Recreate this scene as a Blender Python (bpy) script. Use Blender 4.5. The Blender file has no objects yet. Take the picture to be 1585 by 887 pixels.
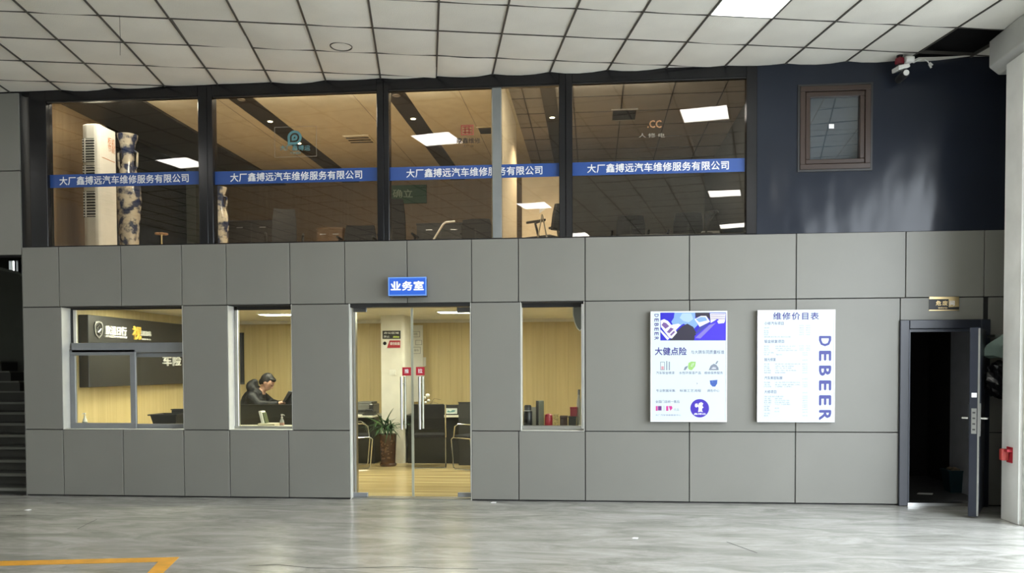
import bpy, bmesh, math, random
from mathutils import Vector, Matrix
random.seed(7)
SC = bpy.context.scene
COL = SC.collection
# ------------------------------------------------------------------ camera
F, CX, CY = 1244.36, 806.85, 601.39
YAW, PIT, ROL = 0.08953, -0.02706, 0.00372
CAM = Vector((0, -8.898, 1.5))
RM = Matrix.Rotation(YAW, 3, 'Z') @ Matrix.Rotation(PIT, 3, 'X') @ Matrix.Rotation(ROL, 3, 'Y')
cd = bpy.data.cameras.new('camera')
cam = bpy.data.objects.new('camera', cd); COL.objects.link(cam)
cd.sensor_fit = 'HORIZONTAL'; cd.sensor_width = 36.0
cd.lens = F * 36.0 / 1585.0
cd.shift_x = (792.5 - CX) / 1585.0
cd.shift_y = (CY - 443.5) / 1585.0
cd.clip_start = 0.05; cd.clip_end = 300
cam.matrix_world = Matrix.Translation(CAM) @ (RM @ Matrix.Rotation(math.pi/2, 3, 'X')).to_4x4()
SC.camera = cam
# ------------------------------------------------------------------ daylight outside
wd = bpy.data.worlds.new('sky'); SC.world = wd; wd.use_nodes = True
nt = wd.node_tree; bg = nt.nodes['Background']
bg.inputs['Color'].default_value = (0.86, 0.93, 1.0, 1)
SKY = 5.5
bg.inputs['Strength'].default_value = SKY
LAMP = 12.0          # hall ceiling panels
ROOM_LAMP = 38.0     # office panels
UP_LAMP = 40.0        # upstairs linear lights, added out of view
SPOT = 40.0
SC.view_settings.view_transform = 'Standard'; SC.view_settings.look = 'None'
SC.view_settings.exposure = 1.0; SC.view_settings.gamma = 1.0
SC.view_settings.use_curve_mapping = False
SC.cycles.max_bounces = 10; SC.cycles.transparent_max_bounces = 16
SC.cycles.sample_clamp_indirect = 6.0

def W(px, py, y=0.0):
    """point seen at pixel (px, py) on the upright plane at depth y"""
    d = RM @ Vector(((px - CX) / F, 1.0, -(py - CY) / F))
    t = (y - CAM.y) / d.y
    return CAM + d * t
def FL(px, py, z=0.0):
    d = RM @ Vector(((px - CX) / F, 1.0, -(py - CY) / F))
    return CAM + d * ((z - CAM.z) / d.z)
def X(px, y=0.0, py=560): return W(px, py, y).x
def Z(py, y=0.0, px=800): return W(px, py, y).z

# ------------------------------------------------------------------ materials
MATS = {}
def mat(name, col, rough=0.5, metal=0.0, emit=0.0, var=0.06, vs=6.0, bump=0.0, bs=40.0, spec=0.5, rnd=0.0, coat=0.0):
    if name in MATS: return MATS[name]
    m = bpy.data.materials.new(name); m.use_nodes = True
    n = m.node_tree.nodes; l = m.node_tree.links
    b = n['Principled BSDF']
    b.inputs['Roughness'].default_value = rough
    b.inputs['Metallic'].default_value = metal
    b.inputs['Specular IOR Level'].default_value = spec
    b.inputs['Coat Weight'].default_value = coat
    tc = n.new('ShaderNodeTexCoord')
    nz = n.new('ShaderNodeTexNoise'); nz.inputs['Scale'].default_value = vs; nz.inputs['Detail'].default_value = 4
    l.new(tc.outputs['Object'], nz.inputs['Vector'])
    rp = n.new('ShaderNodeValToRGB')
    rp.color_ramp.elements[0].position = 0.3; rp.color_ramp.elements[1].position = 0.7
    rp.color_ramp.elements[0].color = tuple(c * (1 - var) for c in col) + (1,)
    rp.color_ramp.elements[1].color = tuple(min(1, c * (1 + var)) for c in col) + (1,)
    l.new(nz.outputs['Fac'], rp.inputs['Fac'])
    out = rp.outputs['Color']
    if rnd:
        oi = n.new('ShaderNodeObjectInfo'); hs = n.new('ShaderNodeHueSaturation')
        mr = n.new('ShaderNodeMapRange'); mr.inputs['To Min'].default_value = 1 - rnd; mr.inputs['To Max'].default_value = 1 + rnd
        l.new(oi.outputs['Random'], mr.inputs['Value']); l.new(mr.outputs['Result'], hs.inputs['Value'])
        l.new(out, hs.inputs['Color']); out = hs.outputs['Color']
    l.new(out, b.inputs['Base Color'])
    if bump:
        n2 = n.new('ShaderNodeTexNoise'); n2.inputs['Scale'].default_value = bs; n2.inputs['Detail'].default_value = 3
        l.new(tc.outputs['Object'], n2.inputs['Vector'])
        bp = n.new('ShaderNodeBump'); bp.inputs['Strength'].default_value = bump; bp.inputs['Distance'].default_value = 0.02
        l.new(n2.outputs['Fac'], bp.inputs['Height']); l.new(bp.outputs['Normal'], b.inputs['Normal'])
    if emit:
        l.new(out, b.inputs['Emission Color']); b.inputs['Emission Strength'].default_value = emit
    MATS[name] = m
    return m
def wood(name, c1, c2, rough=0.45, axis='Z', scale=1.0):
    m = mat(name, c1, rough, rnd=0.035)
    n = m.node_tree.nodes; l = m.node_tree.links
    tc = [k for k in n if k.type == 'TEX_COORD'][0]; nz = [k for k in n if k.type == 'TEX_NOISE'][0]
    mp = n.new('ShaderNodeMapping')
    s = {'Z': (22, 22, 0.7), 'X': (0.9, 16, 16), 'Y': (16, 0.9, 16)}[axis]
    mp.inputs['Scale'].default_value = [k * scale for k in s]
    l.new(tc.outputs['Object'], mp.inputs['Vector']); l.new(mp.outputs['Vector'], nz.inputs['Vector'])
    nz.inputs['Scale'].default_value = 1.0
    rp = [k for k in n if k.type == 'VALTORGB'][0]
    rp.color_ramp.elements[0].color = c2 + (1,); rp.color_ramp.elements[1].color = c1 + (1,)
    return m
def glass_mat(name, tint, refl=0.05, rough=0.01, haze=0.0):
    m = bpy.data.materials.new(name); m.use_nodes = True
    n = m.node_tree.nodes; l = m.node_tree.links
    n.remove(n['Principled BSDF']); o = n['Material Output']
    tr = n.new('ShaderNodeBsdfTransparent'); tr.inputs['Color'].default_value = tint + (1,)
    gl = n.new('ShaderNodeBsdfGlossy'); gl.inputs['Roughness'].default_value = rough
    lw = n.new('ShaderNodeLayerWeight'); lw.inputs['Blend'].default_value = 0.5
    p = n.new('ShaderNodeMath'); p.operation = 'POWER'; p.inputs[1].default_value = 4.0
    ma = n.new('ShaderNodeMath'); ma.operation = 'MULTIPLY_ADD'; ma.inputs[1].default_value = 0.8; ma.inputs[2].default_value = refl
    l.new(lw.outputs['Facing'], p.inputs[0]); l.new(p.outputs[0], ma.inputs[0])
    mx = n.new('ShaderNodeMixShader'); l.new(ma.outputs[0], mx.inputs['Fac'])
    l.new(tr.outputs[0], mx.inputs[1]); l.new(gl.outputs[0], mx.inputs[2])
    tc = n.new('ShaderNodeTexCoord'); nz = n.new('ShaderNodeTexNoise'); nz.inputs['Scale'].default_value = 1.3
    l.new(tc.outputs['Object'], nz.inputs['Vector'])
    bp = n.new('ShaderNodeBump'); bp.inputs['Strength'].default_value = 0.08; bp.inputs['Distance'].default_value = 0.01
    l.new(nz.outputs['Fac'], bp.inputs['Height']); l.new(bp.outputs['Normal'], gl.inputs['Normal'])
    last = mx
    if haze:
        df = n.new('ShaderNodeBsdfDiffuse'); df.inputs['Color'].default_value = (0.5, 0.5, 0.48, 1)
        m2 = n.new('ShaderNodeMixShader'); m2.inputs['Fac'].default_value = haze
        l.new(mx.outputs[0], m2.inputs[1]); l.new(df.outputs[0], m2.inputs[2]); last = m2
    l.new(last.outputs[0], o.inputs['Surface'])
    return m
def glow(name, col, e):
    """backlit print or lamp"""
    m = mat(name, col, 0.4, emit=e, var=0.02, vs=3)
    b = m.node_tree.nodes['Principled BSDF']
    for k in list(b.inputs['Base Color'].links): m.node_tree.links.remove(k)
    b.inputs['Base Color'].default_value = tuple(c*0.3 for c in col)+(1,)      # translucent acrylic takes in most of the light that falls on it
    return m
def floor_mat():
    m = mat('polished_concrete', (0.22, 0.22, 0.20), 0.2, var=0.25, vs=1.0, spec=0.6)
    n = m.node_tree.nodes; l = m.node_tree.links; b = n['Principled BSDF']
    tc = [k for k in n if k.type == 'TEX_COORD'][0]; nz = [k for k in n if k.type == 'TEX_NOISE'][0]
    mp = n.new('ShaderNodeMapping'); mp.inputs['Rotation'].default_value = (0, 0, 0.25); mp.inputs['Scale'].default_value = (1.3, 4.0, 1)
    l.new(tc.outputs['Object'], mp.inputs['Vector']); l.new(mp.outputs['Vector'], nz.inputs['Vector'])
    nz.inputs['Detail'].default_value = 8; nz.inputs['Roughness'].default_value = 0.72; nz.inputs['Distortion'].default_value = 0.8
    rp = [k for k in n if k.type == 'VALTORGB'][0]
    rp.color_ramp.elements[0].position = 0.34; rp.color_ramp.elements[1].position = 0.66
    rp.color_ramp.elements[0].color = (0.235, 0.233, 0.208, 1); rp.color_ramp.elements[1].color = (0.50, 0.495, 0.462, 1)
    n2 = n.new('ShaderNodeTexNoise'); n2.inputs['Scale'].default_value = 2.2; n2.inputs['Detail'].default_value = 6; n2.inputs['Distortion'].default_value = 2.5
    l.new(mp.outputs['Vector'], n2.inputs['Vector'])
    r2 = n.new('ShaderNodeMapRange'); r2.inputs['From Min'].default_value = 0.3; r2.inputs['From Max'].default_value = 0.7
    r2.inputs['To Min'].default_value = 0.10; r2.inputs['To Max'].default_value = 0.27
    l.new(n2.outputs['Fac'], r2.inputs['Value']); l.new(r2.outputs['Result'], b.inputs['Roughness'])
    bp = n.new('ShaderNodeBump'); bp.inputs['Strength'].default_value = 0.06; bp.inputs['Distance'].default_value = 0.01
    l.new(n2.outputs['Fac'], bp.inputs['Height']); l.new(bp.outputs['Normal'], b.inputs['Normal'])
    return m
def navy_mat():
    m = mat('navy_sheet', (0.016, 0.020, 0.030), 0.18, var=0.08, vs=0.8, spec=0.28)
    n = m.node_tree.nodes; l = m.node_tree.links; b = n['Principled BSDF']
    tc = [k for k in n if k.type == 'TEX_COORD'][0]
    mp = n.new('ShaderNodeMapping'); mp.inputs['Scale'].default_value = (1.6, 1, 0.7)
    nz = n.new('ShaderNodeTexNoise'); nz.inputs['Scale'].default_value = 1.5; nz.inputs['Detail'].default_value = 1.5
    l.new(tc.outputs['Object'], mp.inputs['Vector']); l.new(mp.outputs['Vector'], nz.inputs['Vector'])
    bp = n.new('ShaderNodeBump'); bp.inputs['Strength'].default_value = 0.3; bp.inputs['Distance'].default_value = 0.08
    l.new(nz.outputs['Fac'], bp.inputs['Height']); l.new(bp.outputs['Normal'], b.inputs['Normal'])
    return m
M_ACP = mat('grey_composite_panel', (0.208, 0.205, 0.183), 0.42, var=0.03, vs=1.5, spec=0.4, rnd=0.02)
M_ACPL = mat('pale_reveal', (0.52, 0.52, 0.48), 0.4)
M_JOINT = mat('dark_joint', (0.02, 0.02, 0.02), 0.8)
M_TILE = mat('ceiling_tile_white', (0.71, 0.69, 0.63), 0.9, var=0.05, vs=2.0, bump=0.25, bs=120, rnd=0.05)
M_BAR = mat('dark_grid_bar', (0.06, 0.055, 0.048), 0.5)
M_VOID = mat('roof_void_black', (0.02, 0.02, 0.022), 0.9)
M_BLACK = mat('gloss_black_frame', (0.014, 0.014, 0.016), 0.22, metal=0.3)
M_SATIN = mat('satin_black', (0.02, 0.02, 0.02), 0.45)
M_FABBLK = mat('black_fabric', (0.010, 0.010, 0.011), 0.85, bump=0.2, bs=200)
M_ALU = mat('grey_aluminium', (0.23, 0.24, 0.25), 0.4, metal=0.2)
M_CHROME = mat('chrome', (0.72, 0.72, 0.70), 0.14, metal=1.0)
M_STEEL = mat('brushed_steel', (0.5, 0.5, 0.48), 0.32, metal=1.0)
M_DKSTEEL = mat('dark_patch_metal', (0.10, 0.10, 0.10), 0.4, metal=0.6)
M_WHITE = mat('white_plastic', (0.78, 0.78, 0.75), 0.4)
M_PLASTER = mat('white_plaster', (0.72, 0.70, 0.64), 0.8, bump=0.05)
M_DARKWALL = mat('dark_plaster', (0.05, 0.053, 0.06), 0.7)
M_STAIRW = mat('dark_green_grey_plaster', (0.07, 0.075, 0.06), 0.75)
M_GREYWALL = mat('grey_plaster', (0.66, 0.655, 0.62), 0.8, bump=0.05)
M_PIER = mat('pale_grey_steel', (0.83, 0.83, 0.80), 0.5, var=0.08, vs=3)
M_TEXT = mat('white_lettering', (0.85, 0.85, 0.85), 0.5, var=0.01)
M_BLUE = mat('blue_vinyl', (0.022, 0.075, 0.29), 0.45, var=0.03)
M_RED = mat('red_sticker', (0.42, 0.02, 0.035), 0.45)
M_GOLD = mat('gold_metal', (0.62, 0.47, 0.24), 0.35, metal=1.0)
M_WJOINT = mat('brown_joint', (0.16, 0.11, 0.05), 0.8)
M_NAVYD = mat('dark_blue_steel_door', (0.014, 0.017, 0.027), 0.35, spec=0.5)
M_YEL = mat('yellow_floor_paint', (0.72, 0.36, 0.04), 0.4, var=0.15, vs=9)
M_WOOD = wood('pale_oak_panel', (0.65, 0.53, 0.275), (0.56, 0.445, 0.22))
M_WOODF = wood('pale_wood_floor', (0.68, 0.55, 0.30), (0.36, 0.255, 0.115), 0.22, 'X', 0.8)
M_WOODUP = wood('brown_wood_panel', (0.25, 0.175, 0.095), (0.195, 0.13, 0.068))
M_BROWN = mat('brown_window_frame', (0.036, 0.021, 0.015), 0.35)
M_TAN = mat('tan_ceiling', (0.68, 0.62, 0.46), 0.85, bump=0.05)
M_BEIGE = mat('beige_wall', (0.66, 0.55, 0.38), 0.85)
M_GREYC = mat('grey_ceiling', (0.33, 0.30, 0.26), 0.85)
M_PLANT = mat('green_leaf', (0.035, 0.10, 0.03), 0.45, var=0.3, vs=10, rnd=0.25)
M_POT = mat('brown_glazed_pot', (0.07, 0.032, 0.018), 0.25, var=0.3, vs=20)
M_SKIN = mat('skin', (0.52, 0.30, 0.21), 0.55)
M_HAIR = mat('black_hair', (0.010, 0.009, 0.009), 0.6, bump=0.3, bs=90)
M_COAT = mat('black_padded_coat', (0.007, 0.0075, 0.009), 0.62, bump=0.5, bs=30)
M_TROUS = mat('dark_trousers', (0.025, 0.025, 0.03), 0.8)
G_CLEAR = glass_mat('clear_glass', (0.95, 0.96, 0.92), 0.02)
G_UP = glass_mat('upstairs_glass', (0.84, 0.81, 0.75), 0.042, haze=0.003)
G_BLUE = glass_mat('blue_glass', (0.55, 0.62, 0.68), 0.10, haze=0.04)
E_HALL = glow('hall_panel_light', (1.0, 0.96, 0.90), LAMP)
E_ROOM = glow('office_panel_light', (1.0, 0.97, 0.78), ROOM_LAMP)
E_UP = glow('added_upstairs_light', (1.0, 0.99, 0.90), UP_LAMP)
E_SPOT = glow('downlight_lens', (1.0, 0.82, 0.58), SPOT)

# ------------------------------------------------------------------ helpers
ORG = {}
def fin(o, parent, org):
    COL.objects.link(o)
    if parent is not None:
        o.parent = parent
        o.location = org - ORG[parent]
    else:
        o.location = org
    ORG[o] = org
def tag(o, label=None, cat=None, group=None, kind=None):
    if label: o['label'] = label
    if cat: o['category'] = cat
    if group: o['group'] = group
    if kind: o['kind'] = kind
    return o
def thing(name, label, cat, loc, group=None, kind=None):
    o = bpy.data.objects.new(name, None); o.empty_display_size = 0.1
    fin(o, None, Vector(loc))
    return tag(o, label, cat, group, kind)
def obj(name, bm, m, parent=None, org=None, smooth=False, bevel=0.0):
    """one mesh object from a bmesh given in world coordinates"""
    if isinstance(bm, bpy.types.Mesh):
        me = bm
    else:
        if bevel:
            bmesh.ops.bevel(bm, geom=list(bm.edges), offset=bevel, segments=1, affect='EDGES')
        bmesh.ops.recalc_face_normals(bm, faces=list(bm.faces))
        me = bpy.data.meshes.new(name); bm.to_mesh(me); bm.free()
    if org is None:
        if parent is not None: org = ORG[parent]
        else:
            vs = [v.co for v in me.vertices]
            org = Vector(((min(v.x for v in vs)+max(v.x for v in vs))/2, (min(v.y for v in vs)+max(v.y for v in vs))/2, min(v.z for v in vs)))
    me.transform(Matrix.Translation(-Vector(org)))
    ms = m if isinstance(m, (list, tuple)) else [m]
    if not me.materials:
        for k in ms: me.materials.append(k)
    if smooth:
        for p in me.polygons: p.use_smooth = True
        try: me.set_sharp_from_angle(angle=0.7)
        except Exception: pass
    o = bpy.data.objects.new(name, me)
    fin(o, parent, Vector(org))
    return o
def struct(name, bm, m, label=None, **k):
    o = obj(name, bm, m, **k); tag(o, label, None, None, 'structure'); return o
def BM(): return bmesh.new()
def box(bm, x0, x1, y0, y1, z0, z1, mi=0):
    v = [bm.verts.new(p) for p in ((x0,y0,z0),(x1,y0,z0),(x1,y1,z0),(x0,y1,z0),(x0,y0,z1),(x1,y0,z1),(x1,y1,z1),(x0,y1,z1))]
    for f in ((0,3,2,1),(4,5,6,7),(0,1,5,4),(1,2,6,5),(2,3,7,6),(3,0,4,7)):
        bm.faces.new([v[i] for i in f]).material_index = mi
    return bm
def bx(x0, x1, y0, y1, z0, z1): return box(BM(), x0, x1, y0, y1, z0, z1)
def pbox(px0, py0, px1, py1, y, th, bm=None, dy=0):
    """upright slab whose front face at depth y covers a pixel rectangle"""
    a = W(px0, py0, y); b = W(px1, py1, y); 
    return box(bm or BM(), min(a.x,b.x), max(a.x,b.x), y, y+th, min(a.z,b.z), max(a.z,b.z))
def prism(bm, pts, d, mi=0):
    """polygon (list of vectors) extruded by vector d"""
    a = [bm.verts.new(p) for p in pts]; b = [bm.verts.new(Vector(p)+Vector(d)) for p in pts]
    n = len(pts)
    bm.faces.new(a).material_index = mi; bm.faces.new(b[::-1]).material_index = mi
    for i in range(n):
        bm.faces.new((a[i], b[i], b[(i+1)%n], a[(i+1)%n])).material_index = mi
    return bm
def tube(bm, pts, r, n=8, caps=True):
    pts = [Vector(p) for p in pts]; rs = r if isinstance(r, (list, tuple)) else [r]*len(pts)
    prev = None; rings = []
    t0 = (pts[1]-pts[0]).normalized()
    u = t0.orthogonal().normalized()
    for i, p in enumerate(pts):
        t = (pts[min(i+1, len(pts)-1)] - pts[max(i-1, 0)]).normalized()
        u = (u - t*u.dot(t)); 
        if u.length < 1e-6: u = t.orthogonal()
        u.normalize(); v = t.cross(u)
        rings.append([bm.verts.new(p + (u*math.cos(2*math.pi*k/n) + v*math.sin(2*math.pi*k/n))*rs[i]) for k in range(n)])
    for a, b in zip(rings, rings[1:]):
        for k in range(n): bm.faces.new((a[k], a[(k+1)%n], b[(k+1)%n], b[k]))
    if caps: bm.faces.new(rings[0][::-1]); bm.faces.new(rings[-1])
    return bm
def lathe(bm, prof, c, n=24, axis='Z'):
    """profile of (radius, height) turned about an axis through c"""
    c = Vector(c); rings = []
    for r, h in prof:
        ring = []
        for k in range(n):
            a = 2*math.pi*k/n; x, y = max(r, 1e-4)*math.cos(a), max(r, 1e-4)*math.sin(a)
            p = {'Z': Vector((x, y, h)), 'Y': Vector((x, h, y)), 'X': Vector((h, x, y))}[axis]
            ring.append(bm.verts.new(c+p))
        rings.append(ring)
    for a, b in zip(rings, rings[1:]):
        for k in range(n): bm.faces.new((a[k], a[(k+1)%n], b[(k+1)%n], b[k]))
    bm.faces.new(rings[0][::-1]); bm.faces.new(rings[-1])
    return bm
def ball(bm, c, rx, ry, rz, u=16, v=10):
    r = bmesh.ops.create_uvsphere(bm, u_segments=u, v_segments=v, radius=1.0)
    for w in r['verts']: w.co = Vector(c) + Vector((w.co.x*rx, w.co.y*ry, w.co.z*rz))
    return bm
def text_mesh(body, bold=0.0, ext=0.0, spacing=1.0):
    c = bpy.data.curves.new('lettering', 'FONT'); c.body = body; c.size = 1.0
    c.extrude = ext; c.space_character = spacing; c.resolution_u = 2
    o = bpy.data.objects.new('lettering', c); COL.objects.link(o)
    dg = bpy.context.evaluated_depsgraph_get()
    me = bpy.data.meshes.new_from_object(o.evaluated_get(dg))
    bpy.data.objects.remove(o); bpy.data.curves.remove(c)
    me.materials.clear()
    if bold:                                   # heavier strokes: the outline repeated, slightly shifted
        b = bmesh.new(); n0 = len(me.vertices)
        for dx, dy in ((-bold, 0), (bold, 0), (0, -bold), (0, bold)):
            k = len(b.verts); b.from_mesh(me); b.verts.ensure_lookup_table()
            for v in b.verts[k:]: v.co.x += dx; v.co.y += dy; v.co.z += 0.002*(k/max(1, n0)) if v.co.z > 0 else 0
        b.to_mesh(me); b.free()
    return me
def text(name, body, m, parent, o3, u, v, bold=0.0, ext=0.002, spacing=1.0, label=None, rot=0):
    """lettering fitted into the rectangle with corner o3 and edges u (reading direction) and v (up); raised by ext"""
    me = text_mesh(body, bold, 0.01 if ext else 0.0, spacing)
    if rot: me.transform(Matrix.Rotation(rot, 4, 'Z'))
    xs = [w.co.x for w in me.vertices]; ys = [w.co.y for w in me.vertices]
    x0, x1, y0, y1 = min(xs), max(xs), min(ys), max(ys)
    u = Vector(u); v = Vector(v); nrm = u.cross(v).normalized(); o3 = Vector(o3)
    for w in me.vertices:
        a = (w.co.x-x0)/(x1-x0); b = (w.co.y-y0)/(y1-y0)
        w.co = o3 + u*a + v*b + nrm*(ext*w.co.z/0.01 if w.co.z > 0 else 0.0)
    t = obj(name, me, m, parent)
    if label: t['label'] = label
    return t
def ptext(name, body, m, parent, px0, py0, px1, py1, y, **k):
    """lettering on an upright face at depth y, filling the pixel rectangle"""
    a = W(px0, py1, y); b = W(px1, py1, y); c = W(px0, py0, y)
    return text(name, body, m, parent, (a.x, y, a.z), (b.x-a.x, 0, b.z-a.z), (0, 0, c.z-a.z), **k)
def flat(name, pix, m, parent, y, th=0.001, label=None):
    """thin flat print: polygon of pixels on the upright face at depth y"""
    bm = BM(); prism(bm, [W(a, b, y) for a, b in pix], (0, -th, 0))
    o = obj(name, bm, m, parent)
    if label: o['label'] = label
    return o
def prect(a, b, c, d): return [(a, b), (c, b), (c, d), (a, d)]
def copy_tree(o, parent=None):
    c = o.copy(); COL.objects.link(c); c.parent = parent
    ORG[c] = Vector(c.location) + (ORG[parent] if parent else Vector())
    for ch in list(o.children): copy_tree(ch, c)
    return c
def strips(px_list, y=0.0): return [X(p, y) for p in px_list]
# ================================================================== SETTING
Z1, Z2, Z3, ZC = 0.7835, 2.218, 2.921, 4.722
XR, YP = 4.75, -0.70            # right wall face, pier
HX0, HY0 = -10.2, -14.0          # hall extents
# floor
struct('floor', bx(HX0, XR, HY0, 0.03, -0.12, 0.0), floor_mat(), 'grey polished concrete hall floor with pale streaks')
struct('ground_outside', bx(XR, 30, -30, 10, -0.14, -0.02), mat('outdoor_paving', (0.42, 0.42, 0.40), 0.8), 'pale paving outside the open shutter')
mk = BM()
pts = [FL(-160, 872.5), FL(277.6, 862.6), FL(214, 925), FL(196, 920), FL(245, 870), FL(-160, 880)]
prism(mk, [Vector((p.x, p.y, 0.001)) for p in pts], (0, 0, 0.0015))
struct('floor_marking', mk, M_YEL, 'yellow painted line corner on the concrete floor')
cr = BM()
for pp in ([(120,819),(133,812),(150,804)], [(385,876),(430,874),(480,879),(520,880),(560,879),(620,877),(680,880),(740,881)], [(1125,839),(1150,848),(1172,856)]):
    q = [FL(*p) for p in pp]
    for a, b in zip(q, q[1:]):
        d = (b-a).normalized(); n = Vector((-d.y, d.x, 0))*0.004
        prism(cr, [Vector((w.x, w.y, 0.0005)) for w in (a-n, b-n, b+n, a+n)], (0, 0, 0.0006))
struct('floor_crack', cr, M_JOINT, 'thin dark cracks in the concrete floor')
# hall shell
struct('wall_right', bx(XR, XR+0.25, -1.05, 0.3, 0, 5.4), M_GREYWALL, 'grey wall in the shaded recess beside the shutter')
wr = bx(XR, XR+0.25, HY0, -9.6, 0, 5.4); box(wr, XR, XR+0.25, -9.6, -1.05, 4.39, 5.4)
struct('wall_right_far', wr, M_GREYWALL, 'grey hall wall beyond the roller shutter opening')
struct('wall_left', bx(HX0-0.2, HX0, HY0, 3.7, 0, 5.4), M_GREYWALL, 'grey left wall of the hall')
wb = bx(HX0, XR, HY0-0.2, HY0, 0, 5.4)
struct('wall_back', wb, M_GREYWALL, 'grey back wall of the hall')
struct('roof', bx(HX0-0.2, XR+0.25, HY0-0.2, 10, 5.4, 5.5), M_VOID, 'dark roof above the suspended ceiling')
struct('wall_rear', bx(-6.67, 5.05, 5.4, 5.5, 0, 5.4), M_GREYWALL, 'plain rear wall of the building')
struct('wall_rear_right', bx(XR+0.25, 5.05, 0.3, 5.4, 0, 5.4), M_GREYWALL, 'plain rear right wall of the building')
# suspended ceiling, each tile and bar its own piece
ceil = bpy.data.objects.new('ceiling', None); fin(ceil, None, Vector((0, -3, ZC))); tag(ceil, 'suspended ceiling of sagging white square tiles in dark bars', kind='structure')
TS, PH, OX, OY = 0.61646, 0.20812, -5.83034, -1.48921
CP, SP = math.cos(PH), math.sin(PH)
def G(i, j): 
    gx, gy = TS*i, -TS*j
    return Vector((OX+CP*gx-SP*gy, OY+SP*gx+CP*gy, ZC))
def tile_bm(i, j, sag, tilt=0.0):
    bm = BM(); n = 4; vs = {}
    h = TS/2-0.005
    for a in range(n+1):
        for b in range(n+1):
            u, v = a/n*2-1, b/n*2-1
            z = -sag*(1-u*u)*(1-v*v*0.6) + tilt*(u+v)*0.5
            vs[a, b] = bm.verts.new((u*h, v*h, z))
    for a in range(n):
        for b in range(n):
            bm.faces.new((vs[a,b], vs[a,b+1], vs[a+1,b+1], vs[a+1,b]))
    c = (G(i, j)+G(i+1, j+1))/2
    bm.transform(Matrix.Translation(c+Vector((0, 0, 0.006))) @ Matrix.Rotation(PH, 4, 'Z'))
    return bm
def clip(bm):
    for co, no in (((0, -0.004, 0), (0, 1, 0)), ((XR-0.005, 0, 0), (1, 0, 0)), ((HX0+0.005, 0, 0), (-1, 0, 0)), ((0, HY0+0.005, 0), (0, -1, 0))):
        bmesh.ops.bisect_plane(bm, geom=list(bm.verts)+list(bm.edges)+list(bm.faces), plane_co=co, plane_no=no, clear_outer=True)
    return bm
lights = {(5, 2), (11, 2), (11, 10), (11, 16), (5, 10), (5, 16), (-2, 2), (-7, 1)}  # far left cell: added unseen lamp brightening the left of the hall
SHAREDM = [None]*4
rng = random.Random(3)
far = BM()
for i in range(-12, 26):
    for j in range(-8, 30):
        c = (G(i, j)+G(i+1, j+1))/2
        if c.x < HX0-0.4 or c.x > XR+0.4 or c.y > 0.42 or c.y < HY0-0.4: continue
        if (i, j) in lights: continue
        if (i, j) == (15, 1): continue
        sag = rng.choice((0.004, 0.012, 0.020, 0.028)); tl = 0.0
        if (i, j) == (7, -1): sag = 0.04
        if (i, j) in ((3, 0), (6, -1)): tl = -0.02
        if (i, j) == (15, 0): tl = 0.05
        if j == -1 and i > 11: sag = 0.03
        edge = c.y > -0.46 or c.x > XR-0.46 or c.x < HX0+0.46 or c.y < HY0+0.46
        if c.y < -4.6:
            b = clip(tile_bm(i, j, sag)); m_ = bpy.data.meshes.new('t'); b.to_mesh(m_); b.free(); far.from_mesh(m_); bpy.data.meshes.remove(m_)
            continue
        k = {0.004: 0, 0.012: 1, 0.020: 2, 0.028: 3}.get(sag)
        if not edge and k is not None and tl == 0.0:
            if SHAREDM[k] is None:
                b = tile_bm(i, j, sag); b.transform(Matrix.Rotation(-PH, 4, 'Z') @ Matrix.Translation(-c))
                m_ = bpy.data.meshes.new('ceiling_tile'); b.to_mesh(m_); b.free(); m_.materials.append(M_TILE)
                for p in m_.polygons: p.use_smooth = True
                SHAREDM[k] = m_
            o = bpy.data.objects.new('ceiling_tile', SHAREDM[k]); fin(o, ceil, c); o.rotation_euler = (0, 0, PH)
            continue
        b = clip(tile_bm(i, j, sag, tl))
        if len(b.faces) == 0: b.free(); continue
        o = obj('ceiling_tile', b, M_TILE, ceil, org=c)
        for p in o.data.polygons: p.use_smooth = True
o = obj('distant_ceiling_tiles', far, M_TILE, ceil); o['kind'] = 'stuff'
for k in range(-14, 30):
    for ax in (0, 1):
        a, b = (G(k, -30), G(k, 40)) if ax == 0 else (G(-30, k), G(40, k))
        d = (b-a).normalized(); n = Vector((-d.y, d.x, 0))*(0.0085 if ax == 0 else 0.005)
        bm = prism(BM(), [a-n, b-n, b+n, a+n], (0, 0, 0.03)); bm.transform(Matrix.Translation((0, 0, -0.004)))
        clip(bm)
        if len(bm.faces) < 4: bm.free(); continue
        bmesh.ops.holes_fill(bm, edges=list(bm.edges))
        obj('grid_bar', bm, M_BAR, ceil)
LBL = {(11, 2): 'bright white square ceiling panel light at the top edge, right of centre', (5, 2): 'white square ceiling panel light just above the top edge, left of centre',
       (11, 10): 'white square ceiling panel light over the middle of the hall, second in the right row', (11, 16): 'white square ceiling panel light at the back of the hall, last in the right row',
       (5, 10): 'white square ceiling panel light over the middle of the hall, second in the centre row', (5, 16): 'white square ceiling panel light at the back of the hall, last in the centre row',
       (-2, 2): 'white square ceiling panel light in front of the leftmost upper window, out of the picture', (-7, 1): 'added white square ceiling panel light over the stairs at far left, out of the picture'}
lamp_mesh = None
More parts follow.
